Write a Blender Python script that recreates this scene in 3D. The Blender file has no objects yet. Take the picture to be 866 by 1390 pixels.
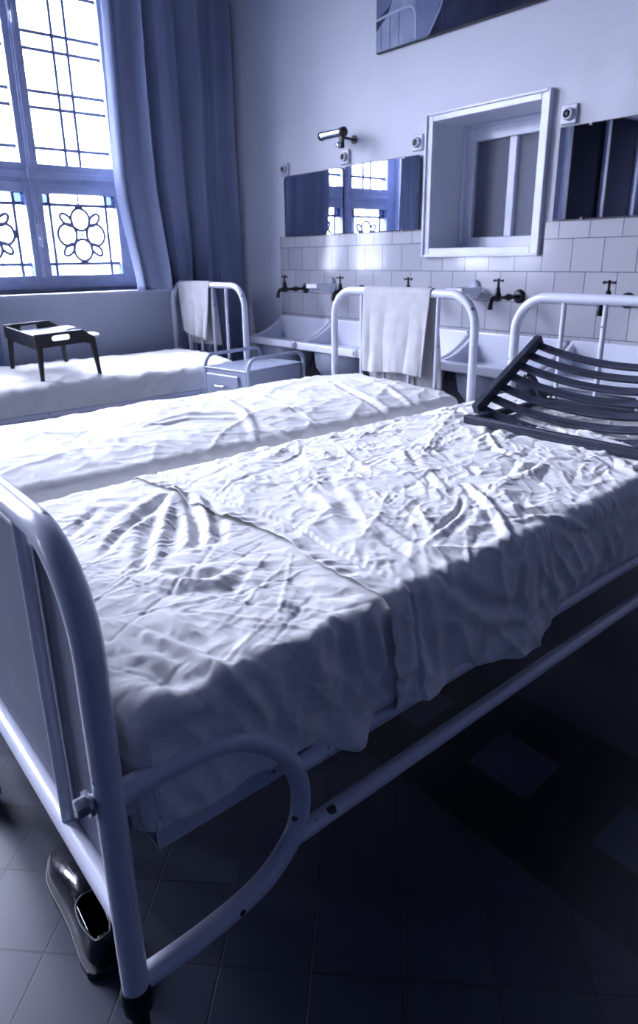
import bpy, math, random
import numpy as np
from mathutils import Vector, Matrix
random.seed(7)
PI = math.pi
scene = bpy.context.scene
COL = scene.collection
FL = 1.3            # eye height above the floor

# ------------------------------------------------------------------ materials
def mat(name, color, rough=.5, metal=0., spec=.5, coat=0.):
    m = bpy.data.materials.new(name); m.use_nodes = True
    b = m.node_tree.nodes['Principled BSDF']
    b.inputs['Base Color'].default_value = (*color, 1)
    b.inputs['Roughness'].default_value = rough
    b.inputs['Metallic'].default_value = metal
    b.inputs['Specular IOR Level'].default_value = spec
    b.inputs['Coat Weight'].default_value = coat
    b.inputs['Coat Roughness'].default_value = .12
    return m
def N(m, t, **kw):
    n = m.node_tree.nodes.new(t)
    for k, v in kw.items():
        if k in n.inputs.keys() if hasattr(n.inputs, 'keys') else False: n.inputs[k].default_value = v
        else: setattr(n, k, v)
    return n
def LK(m, a, b): m.node_tree.links.new(a, b)
def bsdf(m): return m.node_tree.nodes['Principled BSDF']
def noisy(m, c1, c2, scale=8., detail=4., bump=0., bscale=40., lo=.3, hi=.7, bdist=.01):
    tc = N(m, 'ShaderNodeTexCoord')
    n = N(m, 'ShaderNodeTexNoise'); n.inputs['Scale'].default_value = scale; n.inputs['Detail'].default_value = detail
    LK(m, tc.outputs['Object'], n.inputs['Vector'])
    r = N(m, 'ShaderNodeValToRGB')
    r.color_ramp.elements[0].position = lo; r.color_ramp.elements[0].color = (*c1, 1)
    r.color_ramp.elements[1].position = hi; r.color_ramp.elements[1].color = (*c2, 1)
    LK(m, n.outputs['Fac'], r.inputs['Fac']); LK(m, r.outputs['Color'], bsdf(m).inputs['Base Color'])
    if bump:
        n2 = N(m, 'ShaderNodeTexNoise'); n2.inputs['Scale'].default_value = bscale; n2.inputs['Detail'].default_value = 3
        LK(m, tc.outputs['Object'], n2.inputs['Vector'])
        b = N(m, 'ShaderNodeBump'); b.inputs['Strength'].default_value = bump; b.inputs['Distance'].default_value = bdist
        LK(m, n2.outputs['Fac'], b.inputs['Height']); LK(m, b.outputs['Normal'], bsdf(m).inputs['Normal'])
    return m

M = {}
def cloth(name, c1, c2, scale, weave=900, bump=.25):
    m = noisy(mat(name, c1, .95, spec=.12), c1, c2, 3., 3., bump, weave, bdist=.0008)
    return m
M['sheet'] = cloth('white_cotton', (.80, .80, .79), (.85, .85, .84), 3)
M['draw'] = cloth('white_cotton_drawsheet', (.80, .80, .79), (.85, .85, .84), 3)
M['blanket'] = cloth('terry_cover', (.66, .66, .66), (.72, .72, .72), 3, 260, .6)
M['towel'] = noisy(mat('terry_towel', (.86, .87, .9), 1., spec=.05), (.45, .45, .47), (.52, .52, .54), 20, 3, .9, 420, bdist=.003)
M['ticking'] = mat('mattress_ticking', (.55, .58, .68), .9, spec=.1)
# enamelled tube with chips
def enamel(name, c, chip=.222):
    m = mat(name, c, .28, spec=.5, coat=.35)
    tc = N(m, 'ShaderNodeTexCoord')
    v = N(m, 'ShaderNodeTexVoronoi'); v.inputs['Scale'].default_value = 22
    n = N(m, 'ShaderNodeTexNoise'); n.inputs['Scale'].default_value = 160; n.inputs['Detail'].default_value = 2
    n3 = N(m, 'ShaderNodeTexNoise'); n3.inputs['Scale'].default_value = 7; n3.inputs['Detail'].default_value = 1
    for q in (v, n, n3): LK(m, tc.outputs['Object'], q.inputs['Vector'])
    a = N(m, 'ShaderNodeMath', operation='MULTIPLY_ADD'); a.inputs[1].default_value = .22
    LK(m, n.outputs['Fac'], a.inputs[0]); LK(m, v.outputs['Distance'], a.inputs[2])
    b = N(m, 'ShaderNodeMath', operation='MULTIPLY_ADD'); b.inputs[1].default_value = -.5
    LK(m, n3.outputs['Fac'], b.inputs[0]); LK(m, a.outputs[0], b.inputs[2])
    s = N(m, 'ShaderNodeMath', operation='LESS_THAN'); s.inputs[1].default_value = chip - .27
    LK(m, b.outputs[0], s.inputs[0])
    mx = N(m, 'ShaderNodeMix', data_type='RGBA')
    mx.inputs['A'].default_value = (*c, 1); mx.inputs['B'].default_value = (.012, .013, .02, 1)
    LK(m, s.outputs[0], mx.inputs['Factor']); LK(m, mx.outputs['Result'], bsdf(m).inputs['Base Color'])
    return m
M['enamel'] = enamel('chipped_white_enamel', (.64, .67, .78))
M['panel'] = noisy(mat('painted_sheet_metal', (.4, .44, .56), .62, spec=.25), (.15, .165, .22), (.19, .205, .26), 6, 5, .05, 200)
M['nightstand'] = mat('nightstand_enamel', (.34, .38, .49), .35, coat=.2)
M['black_metal'] = mat('blackened_metal', (.018, .019, .026), .38, .6)
M['steel'] = mat('steel_bolt', (.45, .47, .55), .32, .9)
M['chrome'] = mat('chrome', (.75, .77, .85), .12, 1.)
M['rubber'] = mat('black_rubber', (.012, .012, .016), .6)
M['wood'] = noisy(mat('dark_stained_wood', (.02, .022, .035), .38, coat=.2), (.018, .020, .034), (.045, .048, .075), 30, 6, .15, 60)
def woodgrain(name, c1, c2, sc):
    m = mat(name, c1, .5, spec=.35)
    tc = N(m, 'ShaderNodeTexCoord'); mp = N(m, 'ShaderNodeMapping'); mp.inputs['Scale'].default_value = sc
    n = N(m, 'ShaderNodeTexNoise'); n.inputs['Scale'].default_value = 4; n.inputs['Detail'].default_value = 6
    r = N(m, 'ShaderNodeValToRGB'); r.color_ramp.elements[0].position = .35; r.color_ramp.elements[1].position = .7
    r.color_ramp.elements[0].color = (*c1, 1); r.color_ramp.elements[1].color = (*c2, 1)
    LK(m, tc.outputs['Object'], mp.inputs['Vector']); LK(m, mp.outputs['Vector'], n.inputs['Vector'])
    LK(m, n.outputs['Fac'], r.inputs['Fac']); LK(m, r.outputs['Color'], bsdf(m).inputs['Base Color'])
    return m
M['slat'] = woodgrain('worn_dark_slat_wood', (.012, .015, .028), (.050, .058, .095), (1.5, 30, 30))
M['railwood'] = woodgrain('worn_dark_rail_wood', (.012, .015, .028), (.045, .052, .085), (30, 1.5, 8))
M['traywood'] = mat('black_lacquer_wood', (.006, .007, .011), .5, spec=.3)
M['traytop'] = mat('pale_laminate', (.62, .65, .75), .3, coat=.3)
M['ceramic'] = mat('glazed_fireclay', (.72, .745, .84), .16, coat=.5)
M['ceramic_dark'] = mat('darker_fireclay', (.30, .33, .42), .5)  # darker fireclay tone for bowls, dish flanges and studs
M['wall'] = noisy(mat('painted_plaster', (.45, .48, .62), .62, spec=.35), (.59, .615, .69), (.68, .70, .77), 1.6, 5, .35, 5, bdist=.03)
M['wall_shaded'] = noisy(mat('painted_plaster_shaded', (.2, .23, .36), .5), (.56, .595, .71), (.64, .675, .79), 1.6, 5, .2, 5, bdist=.02)  # window wall: same plaster, its shade put into a slightly darker, bluer tone
M['darkwall'] = mat('dark_wall_paint', (.10, .128, .225), .7)
M['ceiling'] = mat('ceiling_paint', (.25, .28, .39), .8)
M['trim'] = noisy(mat('gloss_trim_paint', (.5, .53, .66), .35, coat=.2), (.58, .61, .73), (.68, .71, .82), 12, 4, .1, 60)
M['frame'] = noisy(mat('window_frame_paint', (.34, .38, .52), .4), (.28, .32, .46), (.38, .42, .56), 10, 4)
M['darkpaint'] = mat('dark_door_paint', (.02, .024, .042), .9, spec=.02)
M['blind'] = mat('dark_blind_cloth', (.075, .09, .15), .7)
M['lead'] = mat('lead_came', (.12, .14, .22), .45, .4)
M['curtain'] = noisy(mat('grey_curtain_cloth', (.17, .2, .31), .9, spec=.1), (.30, .35, .50), (.38, .43, .58), 2, 3, .2, 700, bdist=.001)
M['leather'] = noisy(mat('black_patent_leather', (.008, .008, .012), .2, coat=.6), (.006, .006, .01), (.012, .012, .017), 30, 3, .5, 35, bdist=.004)
M['sole'] = mat('shoe_sole', (.02, .022, .03), .5)
M['mirror'] = mat('mirror_silver', (.74, .77, .86), .015, 1.)
M['mirror_edge'] = mat('mirror_bevel', (.5, .54, .66), .1, .8)
M['black'] = mat('matt_black_plastic', (.01, .01, .014), .5)
M['white_plastic'] = mat('white_bakelite', (.58, .6, .7), .3)
def glass(name, tint, rough=0., add=.0):
    m = bpy.data.materials.new(name); m.use_nodes = True; nt = m.node_tree; nt.nodes.clear()
    o = nt.nodes.new('ShaderNodeOutputMaterial'); t = nt.nodes.new('ShaderNodeBsdfTransparent'); t.inputs[0].default_value = (*tint, 1)
    g = nt.nodes.new('ShaderNodeBsdfGlossy'); g.inputs['Roughness'].default_value = rough or .03
    lw = nt.nodes.new('ShaderNodeLayerWeight'); lw.inputs['Blend'].default_value = .5
    pw = nt.nodes.new('ShaderNodeMath'); pw.operation = 'POWER'; pw.inputs[1].default_value = 5; nt.links.new(lw.outputs['Facing'], pw.inputs[0])
    f = nt.nodes.new('ShaderNodeMath'); f.operation = 'MULTIPLY_ADD'; f.inputs[1].default_value = .9; f.inputs[2].default_value = .04; nt.links.new(pw.outputs[0], f.inputs[0])
    x = nt.nodes.new('ShaderNodeMixShader')
    nt.links.new(f.outputs[0], x.inputs[0]); nt.links.new(t.outputs[0], x.inputs[1]); nt.links.new(g.outputs[0], x.inputs[2]); nt.links.new(x.outputs[0], o.inputs[0])
    return m
M['glass'] = glass('clear_pane', (.96, .97, 1.))
M['glass_dusty'] = glass('dusty_pane', (.9, .92, .96), .55)
M['glass_grey'] = glass('grey_stained_pane', (.16, .2, .32))
M['glass_mid'] = glass('pale_stained_pane', (.45, .52, .72))
# wall tiles, running bond
def tilewall():
    m = mat('glazed_wall_tile', (.6, .63, .74), .12, coat=.3)
    tc = N(m, 'ShaderNodeTexCoord'); sp = N(m, 'ShaderNodeSeparateXYZ'); cb = N(m, 'ShaderNodeCombineXYZ')
    LK(m, tc.outputs['Object'], sp.inputs[0])
    ax = N(m, 'ShaderNodeMath', operation='ADD'); ax.inputs[1].default_value = 2.393 + .1522*100
    az = N(m, 'ShaderNodeMath', operation='ADD'); az.inputs[1].default_value = -1.2285 + .1467*20
    LK(m, sp.outputs['X'], ax.inputs[0]); LK(m, sp.outputs['Z'], az.inputs[0])
    LK(m, ax.outputs[0], cb.inputs[0]); LK(m, az.outputs[0], cb.inputs[1])
    b = N(m, 'ShaderNodeTexBrick', offset=.5, offset_frequency=2)
    b.inputs['Scale'].default_value = 1; b.inputs['Brick Width'].default_value = .1522; b.inputs['Row Height'].default_value = .1467
    b.inputs['Mortar Size'].default_value = .0016; b.inputs['Mortar Smooth'].default_value = .1; b.inputs['Bias'].default_value = 0
    b.inputs['Color1'].default_value = (.38, .385, .43, 1); b.inputs['Color2'].default_value = (.46, .465, .50, 1); b.inputs['Mortar'].default_value = (.06, .075, .13, 1)
    LK(m, cb.outputs[0], b.inputs['Vector']); LK(m, b.outputs['Color'], bsdf(m).inputs['Base Color'])
    n = N(m, 'ShaderNodeTexNoise'); n.inputs['Scale'].default_value = 9; LK(m, tc.outputs['Object'], n.inputs['Vector'])
    mm = N(m, 'ShaderNodeMath', operation='MULTIPLY_ADD'); mm.inputs[1].default_value = -1.; LK(m, b.outputs['Fac'], mm.inputs[0]); LK(m, n.outputs['Fac'], mm.inputs[2])
    bp = N(m, 'ShaderNodeBump'); bp.inputs['Strength'].default_value = .5; bp.inputs['Distance'].default_value = .003
    LK(m, mm.outputs[0], bp.inputs['Height']); LK(m, bp.outputs['Normal'], bsdf(m).inputs['Normal'])
    return m
M['tile'] = tilewall()
def floortile(name, rot, off, w, c1, c2, mort):
    m = mat(name, c1, .32)
    tc = N(m, 'ShaderNodeTexCoord'); mp = N(m, 'ShaderNodeMapping', vector_type='POINT')
    mp.inputs['Rotation'].default_value = (0, 0, rot); mp.inputs['Location'].default_value = off
    LK(m, tc.outputs['Object'], mp.inputs['Vector'])
    b = N(m, 'ShaderNodeTexBrick', offset=0., offset_frequency=2)
    b.inputs['Scale'].default_value = 1; b.inputs['Brick Width'].default_value = w; b.inputs['Row Height'].default_value = w
    b.inputs['Mortar Size'].default_value = .0022; b.inputs['Mortar Smooth'].default_value = .3
    b.inputs['Color1'].default_value = (*c1, 1); b.inputs['Color2'].default_value = (*c2, 1); b.inputs['Mortar'].default_value = (*mort, 1)
    LK(m, mp.outputs[0], b.inputs['Vector'])
    n = N(m, 'ShaderNodeTexNoise'); n.inputs['Scale'].default_value = 5; n.inputs['Detail'].default_value = 6; LK(m, tc.outputs['Object'], n.inputs['Vector'])
    rr = N(m, 'ShaderNodeMapRange'); rr.inputs['To Min'].default_value = .22; rr.inputs['To Max'].default_value = .5
    LK(m, n.outputs['Fac'], rr.inputs['Value']); LK(m, rr.outputs[0], bsdf(m).inputs['Roughness'])
    LK(m, b.outputs['Color'], bsdf(m).inputs['Base Color'])
    bp = N(m, 'ShaderNodeBump', invert=True); bp.inputs['Strength'].default_value = .5; bp.inputs['Distance'].default_value = .003
    LK(m, b.outputs['Fac'], bp.inputs['Height']); LK(m, bp.outputs['Normal'], bsdf(m).inputs['Normal'])
    return m
# u=(x+y)/sqrt2 joints at .0685+k*.1765 ; v=(y-x)/sqrt2 joints at 1.08+k*.1765
M['floor'] = floortile('diagonal_floor_tile', -PI/4, (-.0685 + .1765*60, -1.08 + .1765*60, 0), .1765, (.019, .024, .043), (.024, .030, .052), (.010, .013, .024))
M['band_dark'] = floortile('dark_border_tile', 0, (.518 + .1765*60, -1.067 + .1765*60, 0), .1765, (.005, .006, .011), (.007, .009, .015), (.004, .005, .01))
M['band_light'] = floortile('pale_border_tile', 0, (.518 + .1765*60, -1.067 + .1765*60, 0), .1765, (.030, .038, .068), (.036, .046, .08), (.01, .012, .02))

# ------------------------------------------------------------------ mesh helpers
class MB:
    def __init__(s): s.v = []; s.f = []; s.sm = []; s.mi = []
    def add(s, vs, fs, smooth=False, mi=0):
        o = len(s.v); s.v += [tuple(v) for v in vs]
        for f in fs: s.f.append(tuple(o+i for i in f)); s.sm.append(smooth); s.mi.append(mi)
        return s
    def box(s, x0, x1, y0, y1, z0, z1, mi=0):
        x0, x1 = sorted((x0, x1)); y0, y1 = sorted((y0, y1)); z0, z1 = sorted((z0, z1))
        v = [(x, y, z) for z in (z0, z1) for y in (y0, y1) for x in (x0, x1)]
        return s.add(v, [(0,2,3,1),(4,5,7,6),(0,1,5,4),(2,6,7,3),(0,4,6,2),(1,3,7,5)], False, mi)
    def obox(s, c, ax, ay, az, hx, hy, hz):
        c = Vector(c); ax, ay, az = [Vector(a).normalized() for a in (ax, ay, az)]
        v = [c + ax*hx*i + ay*hy*j + az*hz*k for k in (-1, 1) for j in (-1, 1) for i in (-1, 1)]
        return s.add(v, [(0,2,3,1),(4,5,7,6),(0,1,5,4),(2,6,7,3),(0,4,6,2),(1,3,7,5)])
    def tube(s, pts, r, seg=16, closed=False, cap=True):
        P = [Vector(p) for p in pts]; n = len(P)
        rr = r if isinstance(r, (list, tuple)) else [r]*n
        T = []
        for i in range(n):
            if closed: t = P[(i+1) % n] - P[i-1]
            elif i == 0: t = P[1]-P[0]
            elif i == n-1: t = P[-1]-P[-2]
            else: t = (P[i+1]-P[i]).normalized() + (P[i]-P[i-1]).normalized()
            T.append(t.normalized())
        a = Vector((0, 0, 1)) if abs(T[0].z) < .9 else Vector((1, 0, 0))
        u = T[0].cross(a).normalized(); vs = []
        for i in range(n):
            u = (u - T[i]*u.dot(T[i])).normalized(); w = T[i].cross(u)
            k = 1.
            if 0 < i < n-1 and not closed:
                c = (P[i+1]-P[i]).normalized().dot(T[i]); k = 1/max(c, .6)
            for j in range(seg):
                an = 2*PI*j/seg; vs.append(P[i] + (u*math.cos(an) + w*math.sin(an))*rr[i])
        fs = []
        m = n if closed else n-1
        for i in range(m):
            for j in range(seg):
                a0 = i*seg+j; a1 = i*seg+(j+1) % seg; b0 = ((i+1) % n)*seg+j; b1 = ((i+1) % n)*seg+(j+1) % seg
                fs.append((a0, a1, b1, b0))
        s.add(vs, fs, True)
        if cap and not closed:
            s.add(vs[:seg], [tuple(range(seg))[::-1]]); s.add(vs[-seg:], [tuple(range(seg))])
        return s
    def cyl(s, a, b, r, seg=20, r2=None): return s.tube([a, b], [r, r2 if r2 is not None else r], seg)
    def lathe(s, prof, c, axis=(0, 0, 1), seg=24, smooth=True):
        ax = Vector(axis).normalized(); a = Vector((1, 0, 0)) if abs(ax.x) < .9 else Vector((0, 1, 0))
        u = ax.cross(a).normalized(); w = ax.cross(u); c = Vector(c); vs = []
        for r, h in prof:
            for j in range(seg):
                an = 2*PI*j/seg; vs.append(c + ax*h + (u*math.cos(an)+w*math.sin(an))*r)
        fs = [(i*seg+j, i*seg+(j+1) % seg, (i+1)*seg+(j+1) % seg, (i+1)*seg+j) for i in range(len(prof)-1) for j in range(seg)]
        s.add(vs, fs, smooth)
        if prof[0][0] > 1e-5: s.add(vs[:seg], [tuple(range(seg))])
        if prof[-1][0] > 1e-5: s.add(vs[-seg:], [tuple(range(seg))])
        return s
    def prism(s, poly, d0, d1, plane='xy', holes=None):
        """poly: 2-D outline, extruded from d0 to d1 along the third axis"""
        def q(a, b, d): return {'xy': (a, b, d), 'xz': (a, d, b), 'yz': (d, a, b)}[plane]
        n = len(poly)
        v = [q(a, b, d0) for a, b in poly] + [q(a, b, d1) for a, b in poly]
        fs = [tuple(range(n)), tuple(range(2*n-1, n-1, -1))] + [(i, (i+1) % n, n+(i+1) % n, n+i) for i in range(n)]
        return s.add(v, fs)
    def build(s, name, material, parent=None, bevel=0, loc=None, seg=2):
        me = bpy.data.meshes.new(name); me.from_pydata(s.v, [], s.f); me.validate(); me.update()
        if len(me.polygons) == len(s.f):
            me.polygons.foreach_set('use_smooth', s.sm); me.polygons.foreach_set('material_index', s.mi)
        for mm in (material if isinstance(material, (list, tuple)) else [material]): me.materials.append(mm)
        bm_fix(me)
        o = bpy.data.objects.new(name, me); COL.objects.link(o)
        if parent: o.parent = parent
        if loc: o.location = loc
        if bevel:
            b = o.modifiers.new('bevel', 'BEVEL'); b.width = bevel; b.segments = seg; b.limit_method = 'ANGLE'; b.angle_limit = .7
        return o
import bmesh
def bm_fix(me):
    bm = bmesh.new(); bm.from_mesh(me); bmesh.ops.recalc_face_normals(bm, faces=bm.faces); bm.to_mesh(me); bm.free()
def fillet(pts, r, n=8):
    P = [Vector(p) for p in pts]; out = [P[0]]
    for i in range(1, len(P)-1):
        a = (P[i-1]-P[i]); b = (P[i+1]-P[i]); la, lb = a.length, b.length; a.normalize(); b.normalize()
        rr = r[i-1] if isinstance(r, (list, tuple)) else r
        ang = a.angle(b); d = min(rr/math.tan(ang/2), la*.49, lb*.49); R = d*math.tan(ang/2)
        c = P[i] + (a+b).normalized()*(R/math.sin(ang/2)); s0 = P[i]+a*d - c; s1 = P[i]+b*d - c
        tot = s0.angle(s1); ax = s0.cross(s1).normalized()
        for k in range(n+1): out.append(c + Matrix.Rotation(tot*k/n, 3, ax) @ s0)
    out.append(P[-1]); return out
def smooth_path(pts, n=6):
    P = [Vector(p) for p in pts]; out = []
    for i in range(len(P)-1):
        p0 = P[max(i-1, 0)]; p1 = P[i]; p2 = P[i+1]; p3 = P[min(i+2, len(P)-1)]
        for k in range(n):
            t = k/n; out.append(.5*((2*p1)+(p2-p0)*t+(2*p0-5*p1+4*p2-p3)*t*t+(3*p1-p0-3*p2+p3)*t**3))
    out.append(P[-1]); return out
def tag(o, label, cat, group=None):
    o['label'] = label; o['category'] = cat
    if group: o['group'] = group
    return o
def thing(name, label, cat, loc=(0, 0, 0), rz=0, group=None):
    o = bpy.data.objects.new(name, None); COL.objects.link(o); o.location = loc; o.rotation_euler = (0, 0, rz); o.empty_display_size = .05
    return tag(o, label, cat, group)
def struct(o): o['kind'] = 'structure'; return o
def dup(root, loc, label, rz=None):
    r = root.copy(); COL.objects.link(r); r.location = loc; r['label'] = label
    if rz is not None: r.rotation_euler = (0, 0, rz)
    for ch in list(root.children):
        c = ch.copy(); COL.objects.link(c); c.parent = r
        for g in list(ch.children):
            d = g.copy(); COL.objects.link(d); d.parent = c
    return r

# ------------------------------------------------------------------ numpy noise
def perlin(x, y, seed=0):
    rs = np.random.RandomState(seed); perm = rs.permutation(512); ang = rs.rand(512)*2*PI
    xi = np.floor(x).astype(int); yi = np.floor(y).astype(int); xf = x-xi; yf = y-yi
    def g(ix, iy, dx, dy):
        h = perm[(perm[ix % 512] + iy) % 512]; return np.cos(ang[h])*dx + np.sin(ang[h])*dy
    u = xf*xf*xf*(xf*(xf*6-15)+10); v = yf*yf*yf*(yf*(yf*6-15)+10)
    a = g(xi, yi, xf, yf); b = g(xi+1, yi, xf-1, yf); c = g(xi, yi+1, xf, yf-1); d = g(xi+1, yi+1, xf-1, yf-1)
    return (a+(b-a)*u) + ((c+(d-c)*u)-(a+(b-a)*u))*v
def fbm(x, y, seed, o=4):
    r = 0; a = 1.
    for k in range(o): r = r + a*perlin(x*2**k, y*2**k, seed+k*17); a *= .5
    return r
def ridged(x, y, seed, p=1.5):
    """sharp crests between smooth hollows: the look of creased cloth"""
    return np.clip(1-2.2*np.abs(perlin(x, y, seed)), 0, 1)**p
def rot(x, y, deg): c, s = math.cos(math.radians(deg)), math.sin(math.radians(deg)); return x*c+y*s, -x*s+y*c
def sst(x, a, b): t = np.clip((x-a)/(b-a), 0, 1); return t*t*(3-2*t)
def strokes(A, B, folds, sharp=False):
    D = np.zeros_like(A)
    for pts, w, amp in folds:
        best = np.full(A.shape, 1e9); bt = np.zeros_like(A)
        L = [0.]
        for (a, b) in zip(pts[:-1], pts[1:]): L.append(L[-1]+math.hypot(b[0]-a[0], b[1]-a[1]))
        x0 = min(p[0] for p in pts)-4*w; x1 = max(p[0] for p in pts)+4*w; y0 = min(p[1] for p in pts)-4*w; y1 = max(p[1] for p in pts)+4*w
        m = (A > x0) & (A < x1) & (B > y0) & (B < y1)
        if not m.any(): continue
        a_, b_ = A[m], B[m]; best = np.full(a_.shape, 1e9); bt = np.zeros_like(a_)
        for i, (p, q) in enumerate(zip(pts[:-1], pts[1:])):
            dx, dy = q[0]-p[0], q[1]-p[1]; l2 = dx*dx+dy*dy+1e-12
            t = np.clip(((a_-p[0])*dx+(b_-p[1])*dy)/l2, 0, 1)
            d = np.hypot(a_-p[0]-t*dx, b_-p[1]-t*dy); k = d < best
            best[k] = d[k]; bt[k] = ((L[i]+t*(L[i+1]-L[i]))/L[-1])[k]
        tap = .15 + .85*np.clip(np.sin(PI*np.clip(bt*.92+.06, 0, 1)), 0, 1)**.7
        w_ = w*(.7+.5*tap)
        prof = np.exp(-(best/w_)**2) - .35*np.exp(-((best-2*w_)/w_)**2)
        D[m] += amp*tap*prof
    return D
def drape(name, material, cx, W, y0, y1, zt, hem, disp, step=.005, parent=None, R=.05, b_start=None, push=None, off=0., dropend=.0, gx=None, crown=.02):
    """a sheet over a mattress: flat top, rounded edges, sides hanging to hem(side, y).
       W half width; disp(A,B,drop) gives the wrinkle height in cloth coordinates"""
    side = .30; arc = R*PI/2
    la = W-R+arc+side; na = int(2*la/step)
    cyl0 = y0+R; cyl1 = y1-R
    ex = arc+side if b_start is None else 0
    b0 = (cyl0-ex) if b_start is None else None
    b1 = cyl1+ex if dropend >= 0 else cyl1
    nb = int((b1-(b0 if b0 is not None else .7))/step)
    a = np.linspace(-la, la, na+1); t = np.linspace(0, 1, nb+1)
    if b0 is None:
        tt = np.arange(0, .10, .0022)/(b1-.7); t = np.concatenate([tt, np.linspace(tt[-1]+.003, 1, nb-30)])
    A, Tt = np.meshgrid(a, t, indexing='xy')
    B = (b0 + Tt*(b1-b0)) if b0 is not None else (b_start(A) + Tt*(b1-b_start(A)))
    ca = np.clip(A, -(W-R), W-R); cb = np.clip(B, cyl0, cyl1)
    va, vb = A-ca, B-cb; m = np.hypot(va, vb); mm = np.maximum(m, 1e-9); dx, dy = va/mm, vb/mm
    ph = np.clip(m/R, 0, PI/2); h = R*np.sin(ph); drop = R*(1-np.cos(ph)) + np.clip(m-arc, 0, None)
    X = ca+dx*h; Y = cb+dy*h
    hh = hem(np.sign(A), Y)
    lim = np.where(np.abs(dx) > .3, hh, hh)
    dmax = zt-lim
    over = np.clip(drop-dmax, 0, None)
    drop = np.minimum(drop, dmax + .002*np.tanh(over/.01))
    Z = zt - drop - crown*(np.clip(np.abs(ca)/(W-R), 0, 1)**4)
    d = disp(A, B, np.clip(m-arc*.5, 0, None))*np.clip(1-over/.03, .1, 1)*np.where((np.abs(dx) > .2) & (np.abs(dy) > .2) & (m > arc), .35, 1.) + off
    nx, ny, nz = dx*np.sin(ph), dy*np.sin(ph), np.cos(ph)
    nx = np.where(m < 1e-6, 0, nx); ny = np.where(m < 1e-6, 0, ny)
    X = X+nx*d; Y = Y+ny*d; Z = Z+nz*d
    if push is not None: X, Y, Z = push(X, Y, Z, A, B, m)
    keep = over < 1.2*step
    
    V = np.stack([X+cx, Y, Z], -1).reshape(-1, 3)
    r, c = A.shape; idx = np.arange(r*c).reshape(r, c)
    q = np.stack([idx[:-1, :-1], idx[:-1, 1:], idx[1:, 1:], idx[1:, :-1]], -1)
    k = keep[:-1, :-1] | keep[1:, 1:]
    q = q[k].reshape(-1, 4)
    used = np.unique(q); remap = np.full(r*c, -1); remap[used] = np.arange(len(used)); V = V[used]; q = remap[q]
    me = bpy.data.meshes.new(name); me.vertices.add(len(V)); me.vertices.foreach_set('co', V.ravel().astype(np.float32))
    me.loops.add(q.size); me.loops.foreach_set('vertex_index', q.ravel().astype(np.int32))
    me.polygons.add(len(q)); me.polygons.foreach_set('loop_start', np.arange(0, q.size, 4, dtype=np.int32)); me.polygons.foreach_set('loop_total', np.full(len(q), 4, dtype=np.int32))
    me.polygons.foreach_set('use_smooth', np.ones(len(q), dtype=bool)); me.update(); me.validate(); me.materials.append(material)
    o = bpy.data.objects.new(name, me); COL.objects.link(o)
    if parent: o.parent = parent
    return o
def grid_mesh(name, material, X, Y, Z, parent=None, solid=0):
    r, c = X.shape; V = np.stack([X, Y, Z], -1).reshape(-1, 3); idx = np.arange(r*c).reshape(r, c)
    q = np.stack([idx[:-1, :-1], idx[:-1, 1:], idx[1:, 1:], idx[1:, :-1]], -1).reshape(-1, 4)
    me = bpy.data.meshes.new(name); me.from_pydata(V.tolist(), [], q.tolist()); me.polygons.foreach_set('use_smooth', np.ones(len(q), dtype=bool)); me.materials.append(material)
    o = bpy.data.objects.new(name, me); COL.objects.link(o)
    if parent: o.parent = parent
    if solid: s = o.modifiers.new('thickness', 'SOLIDIFY'); s.thickness = solid; s.offset = 0
    return o

# ------------------------------------------------------------------ camera
Rm = [(0.6433, 0.7655, 0.0), ]
yaw, pitch, roll = [math.radians(a) for a in (-49.96, 18.35, -0.76)]
fw = Vector((math.sin(yaw)*math.cos(pitch), math.cos(yaw)*math.cos(pitch), -math.sin(pitch)))
rt = Vector((math.cos(yaw), -math.sin(yaw), 0)); up = rt.cross(fw)
r2 = rt*math.cos(roll) + up*math.sin(roll); u2 = up*math.cos(roll) - rt*math.sin(roll)
cam = bpy.data.cameras.new('camera'); co = bpy.data.objects.new('camera', cam); COL.objects.link(co); scene.camera = co
mw = Matrix((r2, u2, -fw)).transposed().to_4x4(); mw.translation = (0, 0, FL); co.matrix_world = mw
cam.sensor_fit = 'VERTICAL'; cam.sensor_height = 36; cam.lens = 900/1390*36; cam.shift_y = -45/1390
cam.clip_start = .02
cam.dof.use_dof = True; cam.dof.focus_distance = 1.25; cam.dof.aperture_fstop = 7.0

# ------------------------------------------------------------------ room shell
XW, YW, XR, YF, ZC = -4.55, 2.98, 3.0, -3.6, 3.75
rec = (-2.56, -1.92, FL+.045, FL+.672)      # the recess in the wash wall
w = MB()
w.box(XW-.4, rec[0], YW, YW+.4, 0, ZC); w.box(rec[1], XR+.2, YW, YW+.4, 0, ZC)
w.box(rec[0], rec[1], YW, YW+.4, 0, rec[2]); w.box(rec[0], rec[1], YW, YW+.4, rec[3], ZC)
wall_back = struct(w.build('wall_back', M['wall']))
t = MB(); tz = FL+.15
t.box(-3.93, -2.605, YW-.006, YW, .3, tz); t.box(-2.605, -1.87, YW-.006, YW, .3, FL+.005); t.box(-1.87, XR, YW-.006, YW, .3, tz)
t.build('tiling', M['tile'], wall_back)
WINS = [(.98, 2.25), (-1.50, .35)]
FW = (-4.25, -3.70)        # unseen window added behind the viewer to light the curtain corner
WZ0, WZ1, WZT = FL-.19, 3.1, 3.6
w = MB(); ys = [YF-.2, WINS[1][0], WINS[1][1], WINS[0][0], WINS[0][1], YW]
for i in range(5):
    th = .27 if i > 2 else .10       # the outer part of the wall is thinner
    if i % 2 == 0: w.box(XW-th, XW, ys[i], ys[i+1], 0, ZC)
    else: w.box(XW-th, XW, ys[i], ys[i+1], 0, WZ0); w.box(XW-th, XW, ys[i], ys[i+1], WZ1 if i > 2 else WZT, ZC)
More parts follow.
